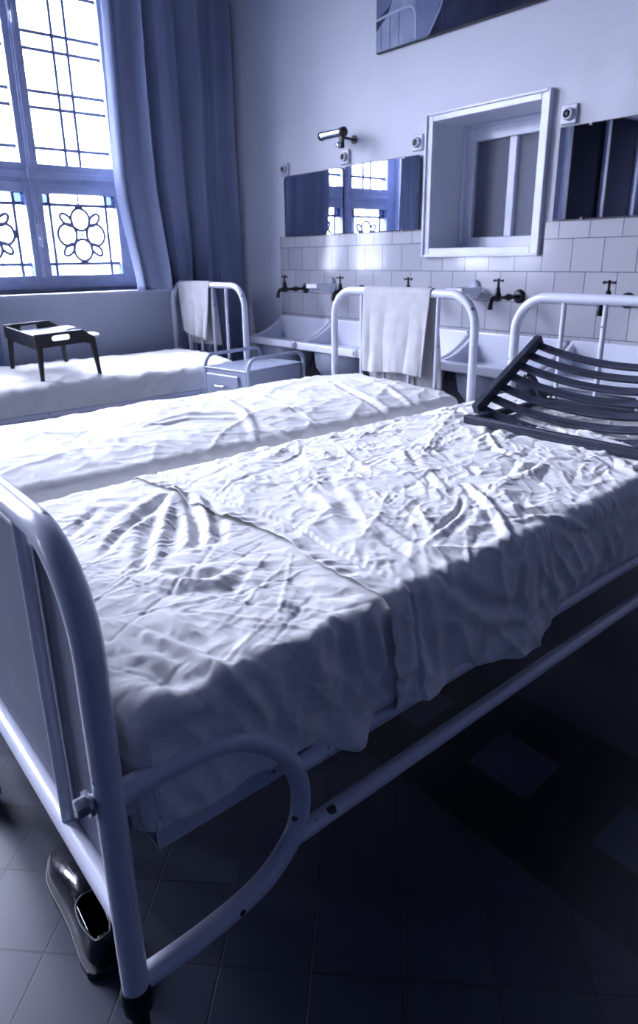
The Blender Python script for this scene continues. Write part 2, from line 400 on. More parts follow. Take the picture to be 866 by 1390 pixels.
w.box(XW-.27, XW-.10, .55, WINS[0][0], 0, ZC)
struct(w.build('wall_left', M['wall_shaded']))
struct(MB().box(XR, XR+.2, YF-.2, YW, 0, ZC).build('wall_right', M['darkwall']))
w = MB(); w.box(XW-.35, FW[0], YF-.27, YF, 0, ZC); w.box(FW[1], XR+.2, YF-.27, YF, 0, ZC); w.box(FW[0], FW[1], YF-.27, YF, 0, WZ0); w.box(FW[0], FW[1], YF-.27, YF, WZ1, ZC)
struct(w.build('wall_front', M['darkwall']))
struct(MB().box(XW-.4, XR+.2, YF-.2, YW+.4, ZC, ZC+.1).build('ceiling', M['ceiling']))
f = MB()
f.box(XW, XR, YF, 1.067, -.1, 0, 0); f.box(XW, XR, 1.5965, YW, -.1, 0, 0)
f.box(XW, XR, 1.067, 1.2435, -.1, 0, 1); f.box(XW, XR, 1.420, 1.5965, -.1, 0, 1)
k = 0; x = -.518 - .1765*22
while x < XR-.18:
    f.box(x, x+.1765, 1.2435, 1.420, -.1, 0, 2 if k % 2 == 0 else 1); x += .1765; k += 1
f.box(XW, -.518-.1765*22, 1.2435, 1.420, -.1, 0, 1); f.box(x, XR, 1.2435, 1.420, -.1, 0, 1)
struct(f.build('floor', [M['floor'], M['band_dark'], M['band_light']]))

# windows: two leaded casements over two small leaded lights
def window(name, y0, y1, front=False, x=-4.76, WZ1=WZ1):
    root = bpy.data.objects.new(name, None); COL.objects.link(root); root.location = (x, y0, WZ0) if not front else (y1, YF-.21, WZ0); root.rotation_euler = (0, 0, PI/2 if front else 0); root['kind'] = 'structure'
    W = y1-y0; H = WZ1-WZ0
    zt0, zt1 = .62, .794          # transom between upper and lower lights
    zb = .108
    my0, my1 = (.555, .665) if W < 1.5 else (W/2-.05, W/2+.05)         # mullion
    fr = MB(); D0, D1 = -.045, .045
    fr.box(D0, D1, 0, .10, 0, H); fr.box(D0, D1, W-.10, W, 0, H)
    fr.box(D0, D1+.01, my0, my1, 0, H); fr.box(D0, D1, .10, W-.10, zt0, zt1); fr.box(D0, D1, .10, W-.10, 0, zb); fr.box(D0, D1, .10, W-.10, H-.09, H)
    # raised mouldings
    fr.box(D1, D1+.028, my0+.038, my1-.038, zb-.02, H); fr.box(D1, D1+.022, .10, W-.10, zt0+.085, zt0+.125); fr.box(D1, D1+.015, .0, W, .02, .055)
    fr.box(D1, D1+.012, .10, W-.10, zt0+.05, zt0+.058)
    fr.build('window_frame', M['frame'], root, .004)
    for (a, b) in ((.10, my0), (my1, W-.10)):
        gw = b-a; c = (a+b)/2
        # upper light
        p = MB().box(-.003, .003, a, b, zt1, H-.09).build('pane', M['glass'], root)
        cm = MB()
        for yy in (c-.046, c+.046): cm.tube([(0, yy, zt1), (0, yy, H-.09)], .0125, 8)
        z = .89
        while z < H-.15:
            for zz in (z, z+.234-.002):
                pass
            cm.tube([(0, a, z), (0, b, z)], .012, 8)
            cm.tube([(0, a, z+.234), (0, b, z+.234)], .012, 8) if z+.234 < H-.1 else None
            z += .326
        cm.build('lead_came', M['lead'], root)
        # lower light
        MB().box(-.003, .003, a, b, zb, zt0).build('pane', M['glass'], root)
        z0, z1 = zb+.072, zt0-.066; ya, yb = a+.056, b-.062
        lc = MB()
        for yy in (ya, yb): lc.tube([(0, yy, zb), (0, yy, zt0)], .012, 8)
        for zz in (z0, z1): lc.tube([(0, a, zz), (0, b, zz)], .012, 8)
        lc.tube([(0, c, z1), (0, c, zt0)], .008, 8)
        for yy in ((a+ya)/2, (yb+b)/2): lc.tube([(0, yy-.02, (z0+z1)/2), (0, yy+.02, (z0+z1)/2)], .004, 8)
        cz = (z0+z1)/2; rr = min(yb-ya, z1-z0)*.235
        for q in range(4):
            an = q*PI/2 + PI/2; oy, oz = math.cos(an)*rr*1.12, math.sin(an)*rr*1.12
            lc.tube([(0, c+oy+math.cos(t_)*rr*.72*(1.0), cz+oz+math.sin(t_)*rr*.8) for t_ in [2*PI*k/28 for k in range(28)]], .0115, 8, closed=True)
            an += PI/4; dy, dz = math.cos(an), math.sin(an); py_, pz_ = -dz, dy
            petal = []
            for k in range(20):
                s_ = 2*PI*k/20; l = rr*1.55 + rr*.55*math.cos(s_); ww = rr*.30*math.sin(s_)
                petal.append((0, c+dy*l+py_*ww, cz+dz*l+pz_*ww))
            lc.tube(petal, .0115, 8, closed=True)
        lc.build('lead_came', M['lead'], root)
        g = MB()
        for (p0, p1) in ((a, ya), (yb, b)):
            g.box(.004, .008, p0, p1, z1+.004, zt0)
        g.box(.004, .008, c-.016, c+.016, cz-.016, cz+.016)
        g.build('tinted_glass', M['glass_grey'], root)
        g2 = MB()
        for (p0, p1) in ((a, ya), (yb, b)): g2.box(.004, .008, p0, p1, zb, z0-.004)
        g2.build('tinted_glass', M['glass_mid'], root)
    sl = MB().box(-.05, .30, -.02, W+.12, -.022, .0)
    sl.build('window_sill', M['trim'], root, .004)
    mc = (my0+my1)/2
    for zc_ in (.36, 1.62):
        l = MB().box(D1+.028, D1+.036, mc-.013, mc+.013, zc_-.07, zc_+.07)
        l.cyl((D1+.03, mc, zc_-.02), (D1+.055, mc, zc_-.02), .010); l.box(D1+.05, D1+.058, mc-.007, mc+.007, zc_-.075, zc_-.01)
        l.build('latch', M['trim'], root, .002)
    l = MB().box(D1+.03, D1+.05, mc-.03, mc+.03, .70, .76); l.box(D1+.028, D1+.036, mc-.006, mc+.006, .1, 1.9)
    l.build('espagnolette_bolt', M['frame'], root, .003)
    return root
window('window_1', *WINS[0]); window('window_2', *WINS[1], x=-4.60, WZ1=WZT); window('added_window_4', *FW, front=True)  # last one is unseen, added for light from behind the viewer
# dark door with pale posts further along the window wall (seen in the right mirror)
door = bpy.data.objects.new('door_1', None); COL.objects.link(door); door.location = (XW, -2.62, 0); door['kind'] = 'structure'
MB().box(0, .03, -.62, .95, 0, 2.9).build('leaf', M['darkpaint'], door, .004)
fr = MB(); fr.box(0, .06, .95, 1.03, 0, 3.0)
MB().box(.03, .07, .12, .19, 0, 2.9).build('post', M['frame'], door, .004)
fr.box(0, .06, -.7, -.62, 0, 3.0); fr.box(0, .06, -.7, 1.03, 2.92, 3.0)
fr.build('frame', M['trim'], door, .005)

# recess trim and inner sash
tr = MB(); ox0, ox1, oz0, oz1 = -2.605, -1.872, FL+.0, FL+.712
for (a, b, c, d) in ((ox0, rec[0]+.002, oz0, oz1), (rec[1]-.002, ox1, oz0, oz1), (rec[0]+.002, rec[1]-.002, oz0, rec[2]+.002), (rec[0]+.002, rec[1]-.002, rec[3]-.002, oz1)):
    tr.box(a, b, YW-.022, YW+.01, c, d)
for (a, b, c, d) in ((ox0, ox0+.014, oz0, oz1), (ox1-.014, ox1, oz0, oz1), (ox0+.014, ox1-.014, oz0, oz0+.014), (ox0+.014, ox1-.014, oz1-.014, oz1)):
    tr.box(a, b, YW-.032, YW-.02, c, d)
struct(tr.build('trim_1', M['trim'], bevel=.004))
sash = bpy.data.objects.new('window_3', None); COL.objects.link(sash); sash.location = (rec[0], YW+.245, rec[2]); sash['kind'] = 'structure'
Ww, Hh = rec[1]-rec[0], rec[3]-rec[2]
s = MB(); s.box(0, .075, 0, .04, 0, Hh); s.box(Ww-.075, Ww, 0, .04, 0, Hh); s.box(.075, Ww-.075, 0, .04, 0, .058); s.box(.075, Ww-.075, 0, .04, Hh-.082, Hh); s.box(.295, .340, 0, .04, .058, Hh-.082)
s.box(0, .02, -.02, 0, 0, Hh); s.box(Ww-.02, Ww, -.02, 0, 0, Hh); s.box(.02, Ww-.02, -.02, 0, Hh-.02, Hh)
s.build('window_frame', M['trim'], sash, .004)
for a, b in ((.075, .295), (.340, Ww-.075)):
    MB().box(a, b, .018, .022, .058, Hh-.082).build('pane', M['glass_dusty'], sash)
    MB().box(a-.01, b+.01, .032, .036, .05, Hh-.075).build('blind', M['blind'], sash)

# ------------------------------------------------------------------ curtains
def curtain(name, label, ya, yb, zhi, zlo_f, seed, flare=0., amp=.05, nf=7, ridge=0.):
    n, m_ = 420, 90
    s = np.linspace(0, 1, n); t = np.linspace(0, 1, m_)
    S, T = np.meshgrid(s, t)
    ZL = zlo_f(ya+(yb-ya)*S); Z = zhi + (ZL-zhi)*T
    low = sst((FL+.55-Z)/.8, 0, 1)
    Y = ya+(yb-ya)*S + flare*low*(1-S)**2 + .012*np.sin(T*5+S*9)
    ph = S*nf*2*PI + 1.4*np.sin(S*7+seed) + .5*np.sin(T*2.2+S*3+seed) + .4*low*np.sin(S*11)
    wv = np.sin(ph); wv = np.sign(wv)*np.abs(wv)**.75
    X = XW+.035+amp + amp*wv*(.72+.28*np.sin(S*5.3+seed)) + ridge*(.10*np.exp(-((S-.24-.03*T)/.045)**2) + .07*np.exp(-((S-.68)/.06)**2) - .11*np.exp(-((S-.335-.02*T)/.012)**2) - .06*np.exp(-((S-.60)/.012)**2) - .05*np.exp(-((S-.80)/.010)**2) - .04*np.exp(-((S-.13)/.010)**2)) + .012*perlin(S*22, T*3, seed) + .02*low*perlin(S*9, T*9, seed+1)
    X = np.maximum(X, XW+.012); Y = Y + .018*np.cos(ph)
    o = grid_mesh(name, M['curtain'], X, Y, Z, solid=.003)
    return tag(o, label, 'curtain', 'window curtains')
curtain('curtain', 'long grey curtain hanging between the leaded window and the room corner', 2.03, 2.95, 3.7,
        lambda y: np.where(y < 2.42, FL-.19, FL-.19 - .75*sst(y, 2.42, 2.5)), 3, flare=.10, amp=.07, nf=6.2, ridge=1.)
curtain('curtain', 'grey curtain on the near side of the leaded window, seen only in the mirror', .62, 1.17, 3.7, lambda y: np.full_like(y, .4), 11, amp=.045, nf=4.2)

# ------------------------------------------------------------------ hospital bed
def make_bed(label, loc):
    """origin on the floor midway between the foot posts; +y points to the head"""
    HW, HY = .45, 2.15
    root = thing('hospital_bed', label, 'bed', loc, 0, 'white tubular hospital beds')
    E = M['enamel']; r = .0185
    def end(y, ztop, names, legz=.32, bars=(0, 1, 2, 3)):
        m = MB(); m.tube(fillet([(-HW, y, legz), (-HW, y, ztop), (HW, y, ztop), (HW, y, legz)], .135, 14), r, 24); m.build(names[0], E, root)
        for i in bars:
            xx = -HW+.205+.1633*i
            m = MB(); m.tube([(xx, y, .465), (xx, y, ztop)], .0095, 14); m.build('upright_bar', E, root)
        m = MB(); m.tube([(-HW, y, .463), (HW, y, .463)], .0165, 20); m.build('cross_rail', E, root)
    end(HY, FL-.152, ['headboard_frame']); end(0, FL-.302, ['footboard_frame'], bars=(0, 3))
    MB().box(-HW+.012, HW-.012, .011, .016, .47, FL-.36).build('footboard_panel', M['panel'], root, .002)
    for sx in (-1, 1):
        X = sx*(HW-.004)
        # D-shaped corner loop behind the foot post, carrying both side tubes
        lp = [(X, .005, .662), (X, .08, .664), (X, .145, .661), (X, .195, .646), (X, .238, .614), (X, .272, .574), (X, .294, .530), (X, .303, .486), (X, .300, .446), (X, .288, .412), (X, .262, .382), (X, .222, .356), (X, .170, .342), (X, .10, .336), (X, .05, .336), (X, .005, .338)]
        m = MB(); m.tube(smooth_path(lp, 5), .0165, 22); m.build('corner_loop', E, root)
        m = MB(); m.tube([(X, .285, .540), (X, HY, .540)], .0155, 20); m.build('side_rail', E, root)
        m = MB(); m.tube([(X, .295, .403), (X, HY, .403)], .0155, 20); m.build('lower_side_rail', E, root)
        m = MB(); xi = sx*(HW-.048); m.box(xi-.002, xi+.002, .075, HY-.03, .490, .545); m.box(xi-sx*.035, xi, .075, HY-.03, .490, .494)
        m.box(xi-.002, xi+sx*.012, .52, .545, .482, .53); m.build('angle_rail', E, root, .0015)
        m = MB(); m.lathe([(.0001, -.040), (.010, -.040), (.0125, -.038), (.0125, -.026), (.0125, -.026)], (X-sx*.004, 0, .668), (0, 1, 0), 6, False)
        m.lathe([(.017, -.0265), (.017, -.021), (.009, -.019)], (X-sx*.004, 0, .668), (0, 1, 0), 20); m.lathe([(.009, -.02), (.009, .03)], (X-sx*.004, 0, .668), (0, 1, 0), 12); m.build('bolt', M['steel'], root)
    for sx in (-1, 1):
        for y in (0, HY):
            X = sx*HW
            m = MB(); m.cyl((X, y, .33), (X, y, .10), .0135, 16); m.lathe([(.021, .30), (.023, .325), (.020, .34)], (X, y, 0), (0, 0, 1), 20)
            m.lathe([(.0135, .10), (.024, .095), (.024, .075), (.012, .07)], (X, y, 0), (0, 0, 1), 18); st = m.build('caster', M['black_metal'], root)
            m = MB(); m.lathe([(.012, -.014), (.034, -.014), (.038, -.009), (.038, .009), (.034, .014), (.012, .014)], (X+.012, y, .038), (0, 1, 0), 28); m.build('wheel', M['rubber'], st)
            m = MB(); m.box(X-.014, X+.026, y-.021, y-.017, .03, .08); m.box(X-.014, X+.026, y+.017, y+.021, .03, .08); m.cyl((X+.012, y-.024, .038), (X+.012, y+.024, .038), .006, 10); m.build('fork', M['black_metal'], st)
    # slatted base under the mattress
    for i in range(9):
        MB().box(-HW+.052, HW-.052, .16+.235*i, .19+.235*i, .495, .500).build('base_strip', E, root)
    return root
bed1 = make_bed('nearest white tubular bed with chipped foot rail and a slatted backrest on it', (-1.125, .22, 0))
bed2 = dup(bed1, (-2.225, .22, 0), 'middle white tubular bed with the large towel over its head rail')
bed3 = dup(bed1, (-3.96, .22, 0), 'farthest white tubular bed below the window, tray table standing on it')

def mattress(cx, zt, label, y0=.275, y1=2.31, W=.405, R=.045):
    m = MB(); z0 = .503
    pl = []
    for (sx, sy) in ((1, 1), (-1, 1), (-1, -1), (1, -1)):
        for k in range(7):
            a = {(1, 1): 0, (-1, 1): PI/2, (-1, -1): PI, (1, -1): 1.5*PI}[(sx, sy)] + k*PI/12
            pl.append((sx*(W-R)+R*math.cos(a), (y1-R if sy > 0 else y0+R)+R*math.sin(a)))
    m.prism(pl, z0, zt-.012)
    o = m.build('mattress', M['ticking'], None, .03, seg=5, loc=(cx, 0, 0)); return tag(o, label, 'mattress', 'bed mattresses')
mattress(-1.125, .735, 'thick mattress on the nearest bed under its creased sheet')
mattress(-2.225, .718, 'thick mattress on the middle bed under its white cover')
mattress(-3.96, .690, 'thick mattress on the farthest bed, under the sheet with the tray table')

# ------------------------------------------------------------------ bed linen
FOLDS1 = [
  ([(-0.263, 0.71), (-0.127, 0.609), (-0.001, 0.523), (0.076, 0.475)], 0.013, 0.014),
  ([(-0.205, 0.646), (-0.008, 0.515), (0.08, 0.453)], 0.014, -0.01),
  ([(-0.265, 0.692), (-0.168, 0.571), (-0.122, 0.504), (-0.036, 0.432)], 0.009, -0.009),
  ([(-0.285, 0.678), (-0.22, 0.58), (-0.166, 0.504)], 0.012, 0.006),
  ([(-0.282, 0.518), (-0.171, 0.416)], 0.011, -0.007),
  ([(-0.221, 0.717), (-0.045, 0.644), (0.055, 0.586)], 0.011, -0.011),
  ([(-0.232, 0.705), (-0.068, 0.638), (0.033, 0.577)], 0.011, 0.007),
  ([(-0.2, 0.725), (-0.068, 0.682), (0.043, 0.625)], 0.012, 0.01),
  ([(-0.128, 0.716), (0.057, 0.641)], 0.012, -0.008),
  ([(0.118, 0.456), (0.179, 0.482), (0.217, 0.525), (0.195, 0.582)], 0.014, 0.009),
  ([(0.114, 0.487), (0.168, 0.517), (0.186, 0.559)], 0.01, -0.007),
  ([(0.289, 0.363), (0.345, 0.382), (0.407, 0.395), (0.445, 0.411), (0.5, 0.445), (0.543, 0.466)], 0.009, 0.01),
  ([(0.234, 0.411), (0.346, 0.419)], 0.01, 0.006),
  ([(0.353, 0.32), (0.418, 0.343), (0.445, 0.381)], 0.014, -0.008),
  ([(0.383, 0.279), (0.445, 0.316), (0.445, 0.391)], 0.018, 0.008),
  ([(0.445, 0.416), (0.49, 0.39)], 0.014, -0.01),
  ([(0.445, 0.55), (0.535, 0.571), (0.57, 0.518)], 0.014, 0.008),
  ([(0.445, 0.611), (0.534, 0.626), (0.586, 0.602)], 0.012, -0.012),
  ([(0.445, 0.676), (0.542, 0.691), (0.599, 0.643)], 0.012, 0.014),
  ([(0.445, 0.508), (0.523, 0.491)], 0.018, -0.008),
  ([(0.258, 0.559), (0.341, 0.575), (0.417, 0.607)], 0.012, 0.006),
  ([(0.213, 0.638), (0.334, 0.644), (0.399, 0.671)], 0.012, -0.006),
  ([(0.187, 1.261), (0.258, 1.214), (0.358, 1.148), (0.445, 1.058), (0.445, 1.072)], 0.009, 0.014),
  ([(0.332, 0.964), (0.289, 1.097), (0.244, 1.17)], 0.005, -0.009),
  ([(0.348, 0.96), (0.302, 1.104)], 0.008, 0.006),
  ([(0.392, 1.153), (0.419, 1.215), (0.445, 1.268), (0.475, 1.344)], 0.007, 0.009),
  ([(-0.033, 1.596), (-0.054, 1.673), (0.063, 1.561), (0.159, 1.548), (0.207, 1.541)], 0.008, 0.011),
  ([(-0.108, 1.777), (-0.051, 1.676)], 0.01, -0.012),
  ([(0.223, 1.436), (0.207, 1.541)], 0.009, -0.011),
  ([(0.27, 1.72), (0.305, 1.759)], 0.012, -0.01),
  ([(0.316, 1.75), (0.445, 1.604)], 0.013, 0.011),
  ([(-0.118, 1.376), (0.011, 1.279)], 0.01, -0.009),
  ([(0.027, 1.296), (0.069, 1.305)], 0.01, -0.008),
  ([(0.067, 1.266), (0.199, 1.172)], 0.01, 0.007),
  ([(0.102, 1.377), (0.158, 1.338), (0.178, 1.387)], 0.009, -0.01),
  ([(0.216, 1.61), (0.278, 1.677)], 0.01, -0.009),
  ([(0.211, 0.923), (0.346, 0.895), (0.445, 0.918)], 0.009, 0.009),
  ([(0.215, 0.891), (0.357, 0.857), (0.445, 0.862)], 0.009, -0.006),
  ([(0.445, 0.86), (0.524, 0.959), (0.572, 1.069), (0.49, 1.081)], 0.012, -0.01),
  ([(0.486, 0.885), (0.562, 0.981), (0.609, 1.113), (0.51, 1.115)], 0.014, 0.008),
  ([(0.581, 1.221), (0.613, 1.114), (0.648, 1.027)], 0.014, 0.01),
  ([(0.665, 1.296), (0.562, 1.217), (0.483, 1.19)], 0.01, 0.007),
  ([(0.614, 1.488), (0.496, 1.418)], 0.01, 0.008),
  ([(0.445, 0.782), (0.502, 0.789), (0.591, 0.819)], 0.014, -0.01),
  ([(0.57, 0.959), (0.615, 0.873)], 0.014, 0.009),
  ([(0.505, 1.152), (0.611, 1.154), (0.586, 1.236)], 0.01, -0.008),
  ([(-0.155, 1.098), (0.122, 0.925), (0.268, 0.85)], 0.012, -0.006),
  ([(-0.159, 1.001), (0.054, 0.918), (0.202, 0.831)], 0.012, 0.006),
]
FOLDS2 = [
  ([(0.107, 0.997), (0.096, 1.164), (0.217, 1.309)], 0.012, -0.012),
  ([(0.058, 0.993), (0.022, 1.19), (0.126, 1.354)], 0.012, 0.009),
  ([(-0.184, 1.616), (0.126, 1.565), (0.427, 1.515)], 0.004, -0.006),
  ([(-0.212, 1.636), (0.091, 1.591), (0.391, 1.545)], 0.006, 0.004),
  ([(-0.369, 0.888), (-0.031, 0.978), (0.277, 1.075)], 0.02, 0.008),
  ([(-0.125, 0.72), (0.163, 0.812), (0.28, 0.911)], 0.018, -0.008),
  ([(-0.193, 1.489), (0.113, 1.396), (0.432, 1.24)], 0.014, 0.008),
  ([(0.39, 1.269), (0.575, 1.255), (0.551, 1.367)], 0.014, -0.009),
  ([(0.32, 1.352), (0.495, 1.381), (0.507, 1.47)], 0.012, 0.009),
  ([(-0.129, 2.207), (0.108, 2.17), (0.423, 2.021)], 0.014, 0.009),
  ([(-0.129, 2.063), (0.222, 1.921), (0.523, 1.828)], 0.012, -0.008),
  ([(-0.291, 0.62), (-0.02, 0.684), (0.337, 0.692)], 0.016, 0.008),
  ([(0.313, 0.973), (0.487, 1.032), (0.477, 1.15)], 0.014, -0.007),
]

random.seed(21)
THIN = []
for i in range(70):
    cx_, cy_ = random.uniform(-.25, .42), random.uniform(.33, .68); an = math.radians(random.choice((28, 35, 118, 128, 75)) + random.gauss(0, 9)); l = random.uniform(.04, .16)
    THIN.append(([(cx_-math.cos(an)*l, cy_-math.sin(an)*l), (cx_+math.cos(an)*l, cy_+math.sin(an)*l)], .0028, random.choice((1, 1, -1))*random.uniform(.0009, .0017)))
CX1 = -1.125
def disp1(A, B, D):
    # smooth long undulation towards the foot, tight crumples towards the head
    head = sst(B, .62, .95); foot = 1-head; sd = sst(D, .0, .05); top = 1-sd
    u, v = rot(A, B, 38); wx = .05*fbm(A*5, B*5, 31, 3); wy = .05*fbm(A*5, B*5, 47, 3)
    d = .0035*fbm(A*4, B*4, 5, 3)
    d += foot*top*(.0035*ridged(u*9+wx*20, v*2.6+wy*20, 12) + .0022*ridged(u*4+wy*30, v*16+wx*30, 13))
    hc = head*top
    m1 = .35 + .65*sst(perlin(A*5+3, B*4, 61), -.2, .3); m2 = .35 + .65*sst(perlin(A*6, B*5+9, 62), -.2, .3); m3 = .3 + .7*sst(perlin(A*7+5, B*7, 63), -.15, .3)
    def rr(deg, f, g, s_, p, w=.6): a_, b_ = rot(A+wx*w, B+wy*w, deg); return ridged(a_*f*.6, b_*g*.6, s_, p*2.2)
    d += hc*(.0070*m1*rr(38, 8, 2.4, 21, 2.4) + .0060*m2*rr(-25, 9, 2.6, 22, 2.4) + .0042*m3*rr(78, 13, 4, 23, 2.2) + .0034*m2*rr(55, 24, 6, 24, 2.2) + .0030*m1*rr(10, 22, 7, 25, 2.2)
             + .0028*m3*rr(30, 48, 12, 26, 2, 1.2) + .0024*m1*rr(-50, 44, 13, 27, 2, 1.2) - .0045*m2*rr(20, 15, 3.5, 44, 2.4) - .0026*m3*rr(-60, 30, 7, 45, 2.4) - .0016*rr(85, 60, 14, 46, 2.2) + .0006*rr(0, 95, 80, 28, 1.5, 2.))
    d += head*.0022*rr(42, 36, 5, 29, 2, .8)*sst(A, .0, .35)
    d += (.0007*rr(0, 45, 40, 40, 1.5, 2) + .0016*rr(60, 20, 5, 41, 2.4) - .0016*rr(-30, 24, 4, 42, 2.4) + .0012*rr(-70, 34, 8, 47, 2.4) + .0008*rr(20, 55, 8, 43, 2.5))*foot
    # hanging sides: vertical, slanting folds
    d += sd*(.010*ridged(B*7+D*3+wx*8, D*3+A*.5, 33, 1.6)*np.clip(D/.1, 0, 1) + .006*ridged(B*13-D*6, D*7, 34, 1.5)+.0035*fbm(B*14, D*18, 35, 3))
    d += strokes(A, B, FOLDS1)*(1-.35*head) + strokes(A, B, THIN)
    return d
def hem_profile1(side, Y):
    near = .566 + .003*np.sin(Y*31) - .030*np.exp(-((Y-.625)/.045)**2) - .010*sst(Y, .75, .9) - .035*np.exp(-((Y-1.10)/.10)**2)
    near = near + .012*(1-sst(Y, .26, .36)) - .008*np.exp(-((Y-.40)/.05)**2)
    return np.where(side > 0, near, .56)
def push1(X, Y, Z, A, B, m):
    # the lower edge passes outside the side tube where it hangs below it, and tucks behind it elsewhere
    low = np.clip((.575-Z)/.03, 0, 1)*(A > 0)
    outm = np.exp(-((Y-.625)/.055)**2) + np.exp(-((Y-1.10)/.16)**2) + .8*np.exp(-((Y-.80)/.07)**2); outm = np.clip(outm, 0, 1)
    X = X + low*(.022*outm - .026*(1-outm))
    return X, Y, Z
o = drape('bed_sheet', M['sheet'], CX1, .446, .262, 2.335, .762, hem_profile1, disp1, step=.0032, push=push1, R=.022, crown=.005)
tag(o, 'creased white sheet covering the nearest bed down to its foot rail', 'sheet', 'bed sheets')
# second sheet over the head part, its hem crossing the bed
HEM = lambda a: .705 + .012*np.sin(a*7+.6) + .008*np.sin(a*17) + .035*sst(a, .40, .62)
def disp1b(A, B, D):
    h = HEM(A); q = B-h
    band = sst(q, -.001, .004)*(1-.9*np.exp(-((q-.062)/.0035)**2))
    puck = .0022*np.sin(A*95+4*np.sin(A*21))*np.exp(-((q-.01)/.02)**2) + .0012*np.sin(A*300)*np.exp(-((q-.062)/.006)**2)
    lift = sst(A, -.43, -.34)*(.006+.008*np.clip(perlin(A*9, A*0+.3, 77)+.2, 0, 1))*np.exp(-(q/.022)**2)
    d2 = .0035*sst(q, .060, .066) - .0065*np.exp(-((q-.059)/.0035)**2)
    return disp1(A, B, D) + .004 + d2 + puck + lift
def hem_profile1b(side, Y):
    near = hem_profile1(1, Y) - .008
    return np.where(side > 0, near, .56)
def push1b(X, Y, Z, A, B, m):
    X, Y, Z = push1(X, Y, Z, A, B, m)
    low = np.clip((.60-Z)/.05, 0, 1)*(A > 0)*np.exp(-((Y-.80)/.07)**2)
    return X + .008*low, Y, Z
o = drape('draw_sheet', M['draw'], CX1, .446, .262, 2.335, .762, hem_profile1b, disp1b, step=.0032, push=push1b, R=.022, b_start=HEM, off=.0015, crown=.005)
s = o.modifiers.new('thickness', 'SOLIDIFY'); s.thickness = .0016; s.offset = -1
tag(o, 'rumpled upper sheet on the nearest bed with stitched hem across the mattress', 'sheet', 'bed sheets')

def disp2(A, B, D):
    sd = sst(D, .0, .05); top = 1-sd; u, v = rot(A, B, -40); wx = .05*fbm(A*5, B*5, 131, 3); wy = .05*fbm(A*5, B*5, 147, 3)
    d = .007*fbm(A*3.5, B*3.0, 105, 3)
    def rr(deg, f, g, s_, p, w=.6): a_, b_ = rot(A+wx*w, B+wy*w, deg); return ridged(a_*f*.6, b_*g*.6, s_, p*2.2)
    mk = .4 + .6*sst(perlin(A*4, B*3, 161), -.2, .3)
    d += top*(.0075*mk*rr(-40, 8, 2.4, 121, 1.8) + .0055*rr(30, 11, 2.8, 122, 2) + .0040*mk*rr(75, 16, 4, 123, 2) + .0024*rr(-15, 28, 7, 124, 2) + .0010*rr(50, 50, 14, 125, 2))
    d += sd*(.0035*ridged(B*9+D*2, D*2, 133, 1.6)+.003*fbm(B*8, D*8, 135, 3))
    return d + strokes(A, B, FOLDS2)
o = drape('bed_cover', M['blanket'], -2.225, .430, .275, 2.335, .742, lambda s_, Y: np.full_like(Y, .50), disp2, step=.005, R=.05, push=lambda X, Y, Z, A, B, m: (X + np.where(Z < .60, (.60-Z)*.03, 0)*np.sign(A), Y, Z))
tag(o, 'white terry cover with soft creases on the middle bed', 'bed cover')
def disp3(A, B, D):
    sd = sst(D, .0, .05); u, v = rot(A, B, 35); wx = .05*fbm(A*5, B*5, 231, 3)
    d = .007*fbm(A*4, B*4, 205, 3) + (1-sd)*(.008*ridged((u+wx)*5, v*2, 221, 3.) + .006*ridged(u*3, (v+wx)*9, 222, 3.) + .003*ridged((u+wx)*16, v*5, 223, 3.)) + sd*(.011*ridged(B*6+D*6, D*3, 233, 1.6)+.004*fbm(B*12, D*8, 235, 3))
    # the tray's legs press into the sheet
    return d
o = drape('bed_sheet', M['sheet'], -3.96, .428, .275, 2.335, .712, lambda s_, Y: np.full_like(Y, .575), disp3, step=.010, R=.06)
tag(o, 'white sheet on the farthest bed, tray table standing on it', 'sheet', 'bed sheets')

# ------------------------------------------------------------------ towels on the head rails
def towel(name, label, cx, W, yb, ztube, zf_l, zf_r, zb_l, zb_r, seed, shape):
    n, m_ = 90, 150
    s = np.linspace(0, 1, n); t = np.linspace(0, 1, m_)
    S, T = np.meshgrid(s, t); rr = .0235
    zf = zf_l+(zf_r-zf_l)*S + .006*np.sin(S*6+seed); zbk = zb_l+(zb_r-zb_l)*S
    lf = ztube-zf; lb = ztube-zbk; arc = PI*rr; tot = lb+arc+lf; d = T*tot
    back = d < lb; over = (d >= lb) & (d < lb+arc); fr = d >= lb+arc
    th = (d-lb)/rr
    Z = np.where(back, zbk+d, np.where(over, ztube+rr*np.sin(th), ztube-(d-lb-arc)))
    Y = np.where(back, yb+rr, np.where(over, yb+rr*np.cos(th), yb-rr))
    dn = np.clip((ztube-Z)/.35, 0, 1.2)
    fold = .010*np.sin(S*13+seed+.8*np.sin(S*5)) + .012*perlin(S*3.2+dn*.4, dn*1.3, seed) + .004*perlin(S*11, dn*2, seed+2)
    Y = Y - np.where(fr, 1, -.6)*dn*(np.abs(fold)*1.3 + .006)
    X = cx + (S-.5)*W + shape(S, dn, fr)
    Z = Z + .0008*perlin(S*60, T*140, seed+3)
    o = grid_mesh(name, M['towel'], X, Y, Z); sm = o.modifiers.new('thickness', 'SOLIDIFY'); sm.thickness = .004; sm.offset = 1
    return tag(o, label, 'towel', 'towels on the bed head rails')
towel('towel', 'large white terry towel folded over the head rail of the middle bed', -2.222, .425, 2.37, FL-.152, .765, .775, .665, .715, 4, lambda S, d, f: np.where(f, -.014*d - .03*d*(S-.5), .02*d + .04*d*(S-.5)))
towel('towel', 'white terry towel over the head rail of the farthest bed, by the window', -4.085, .40, 2.37, FL-.152, .835, .79, .745, .76, 9, lambda S, d, f: np.where(f, .015*d - .10*d*(S-.5), .035*d))

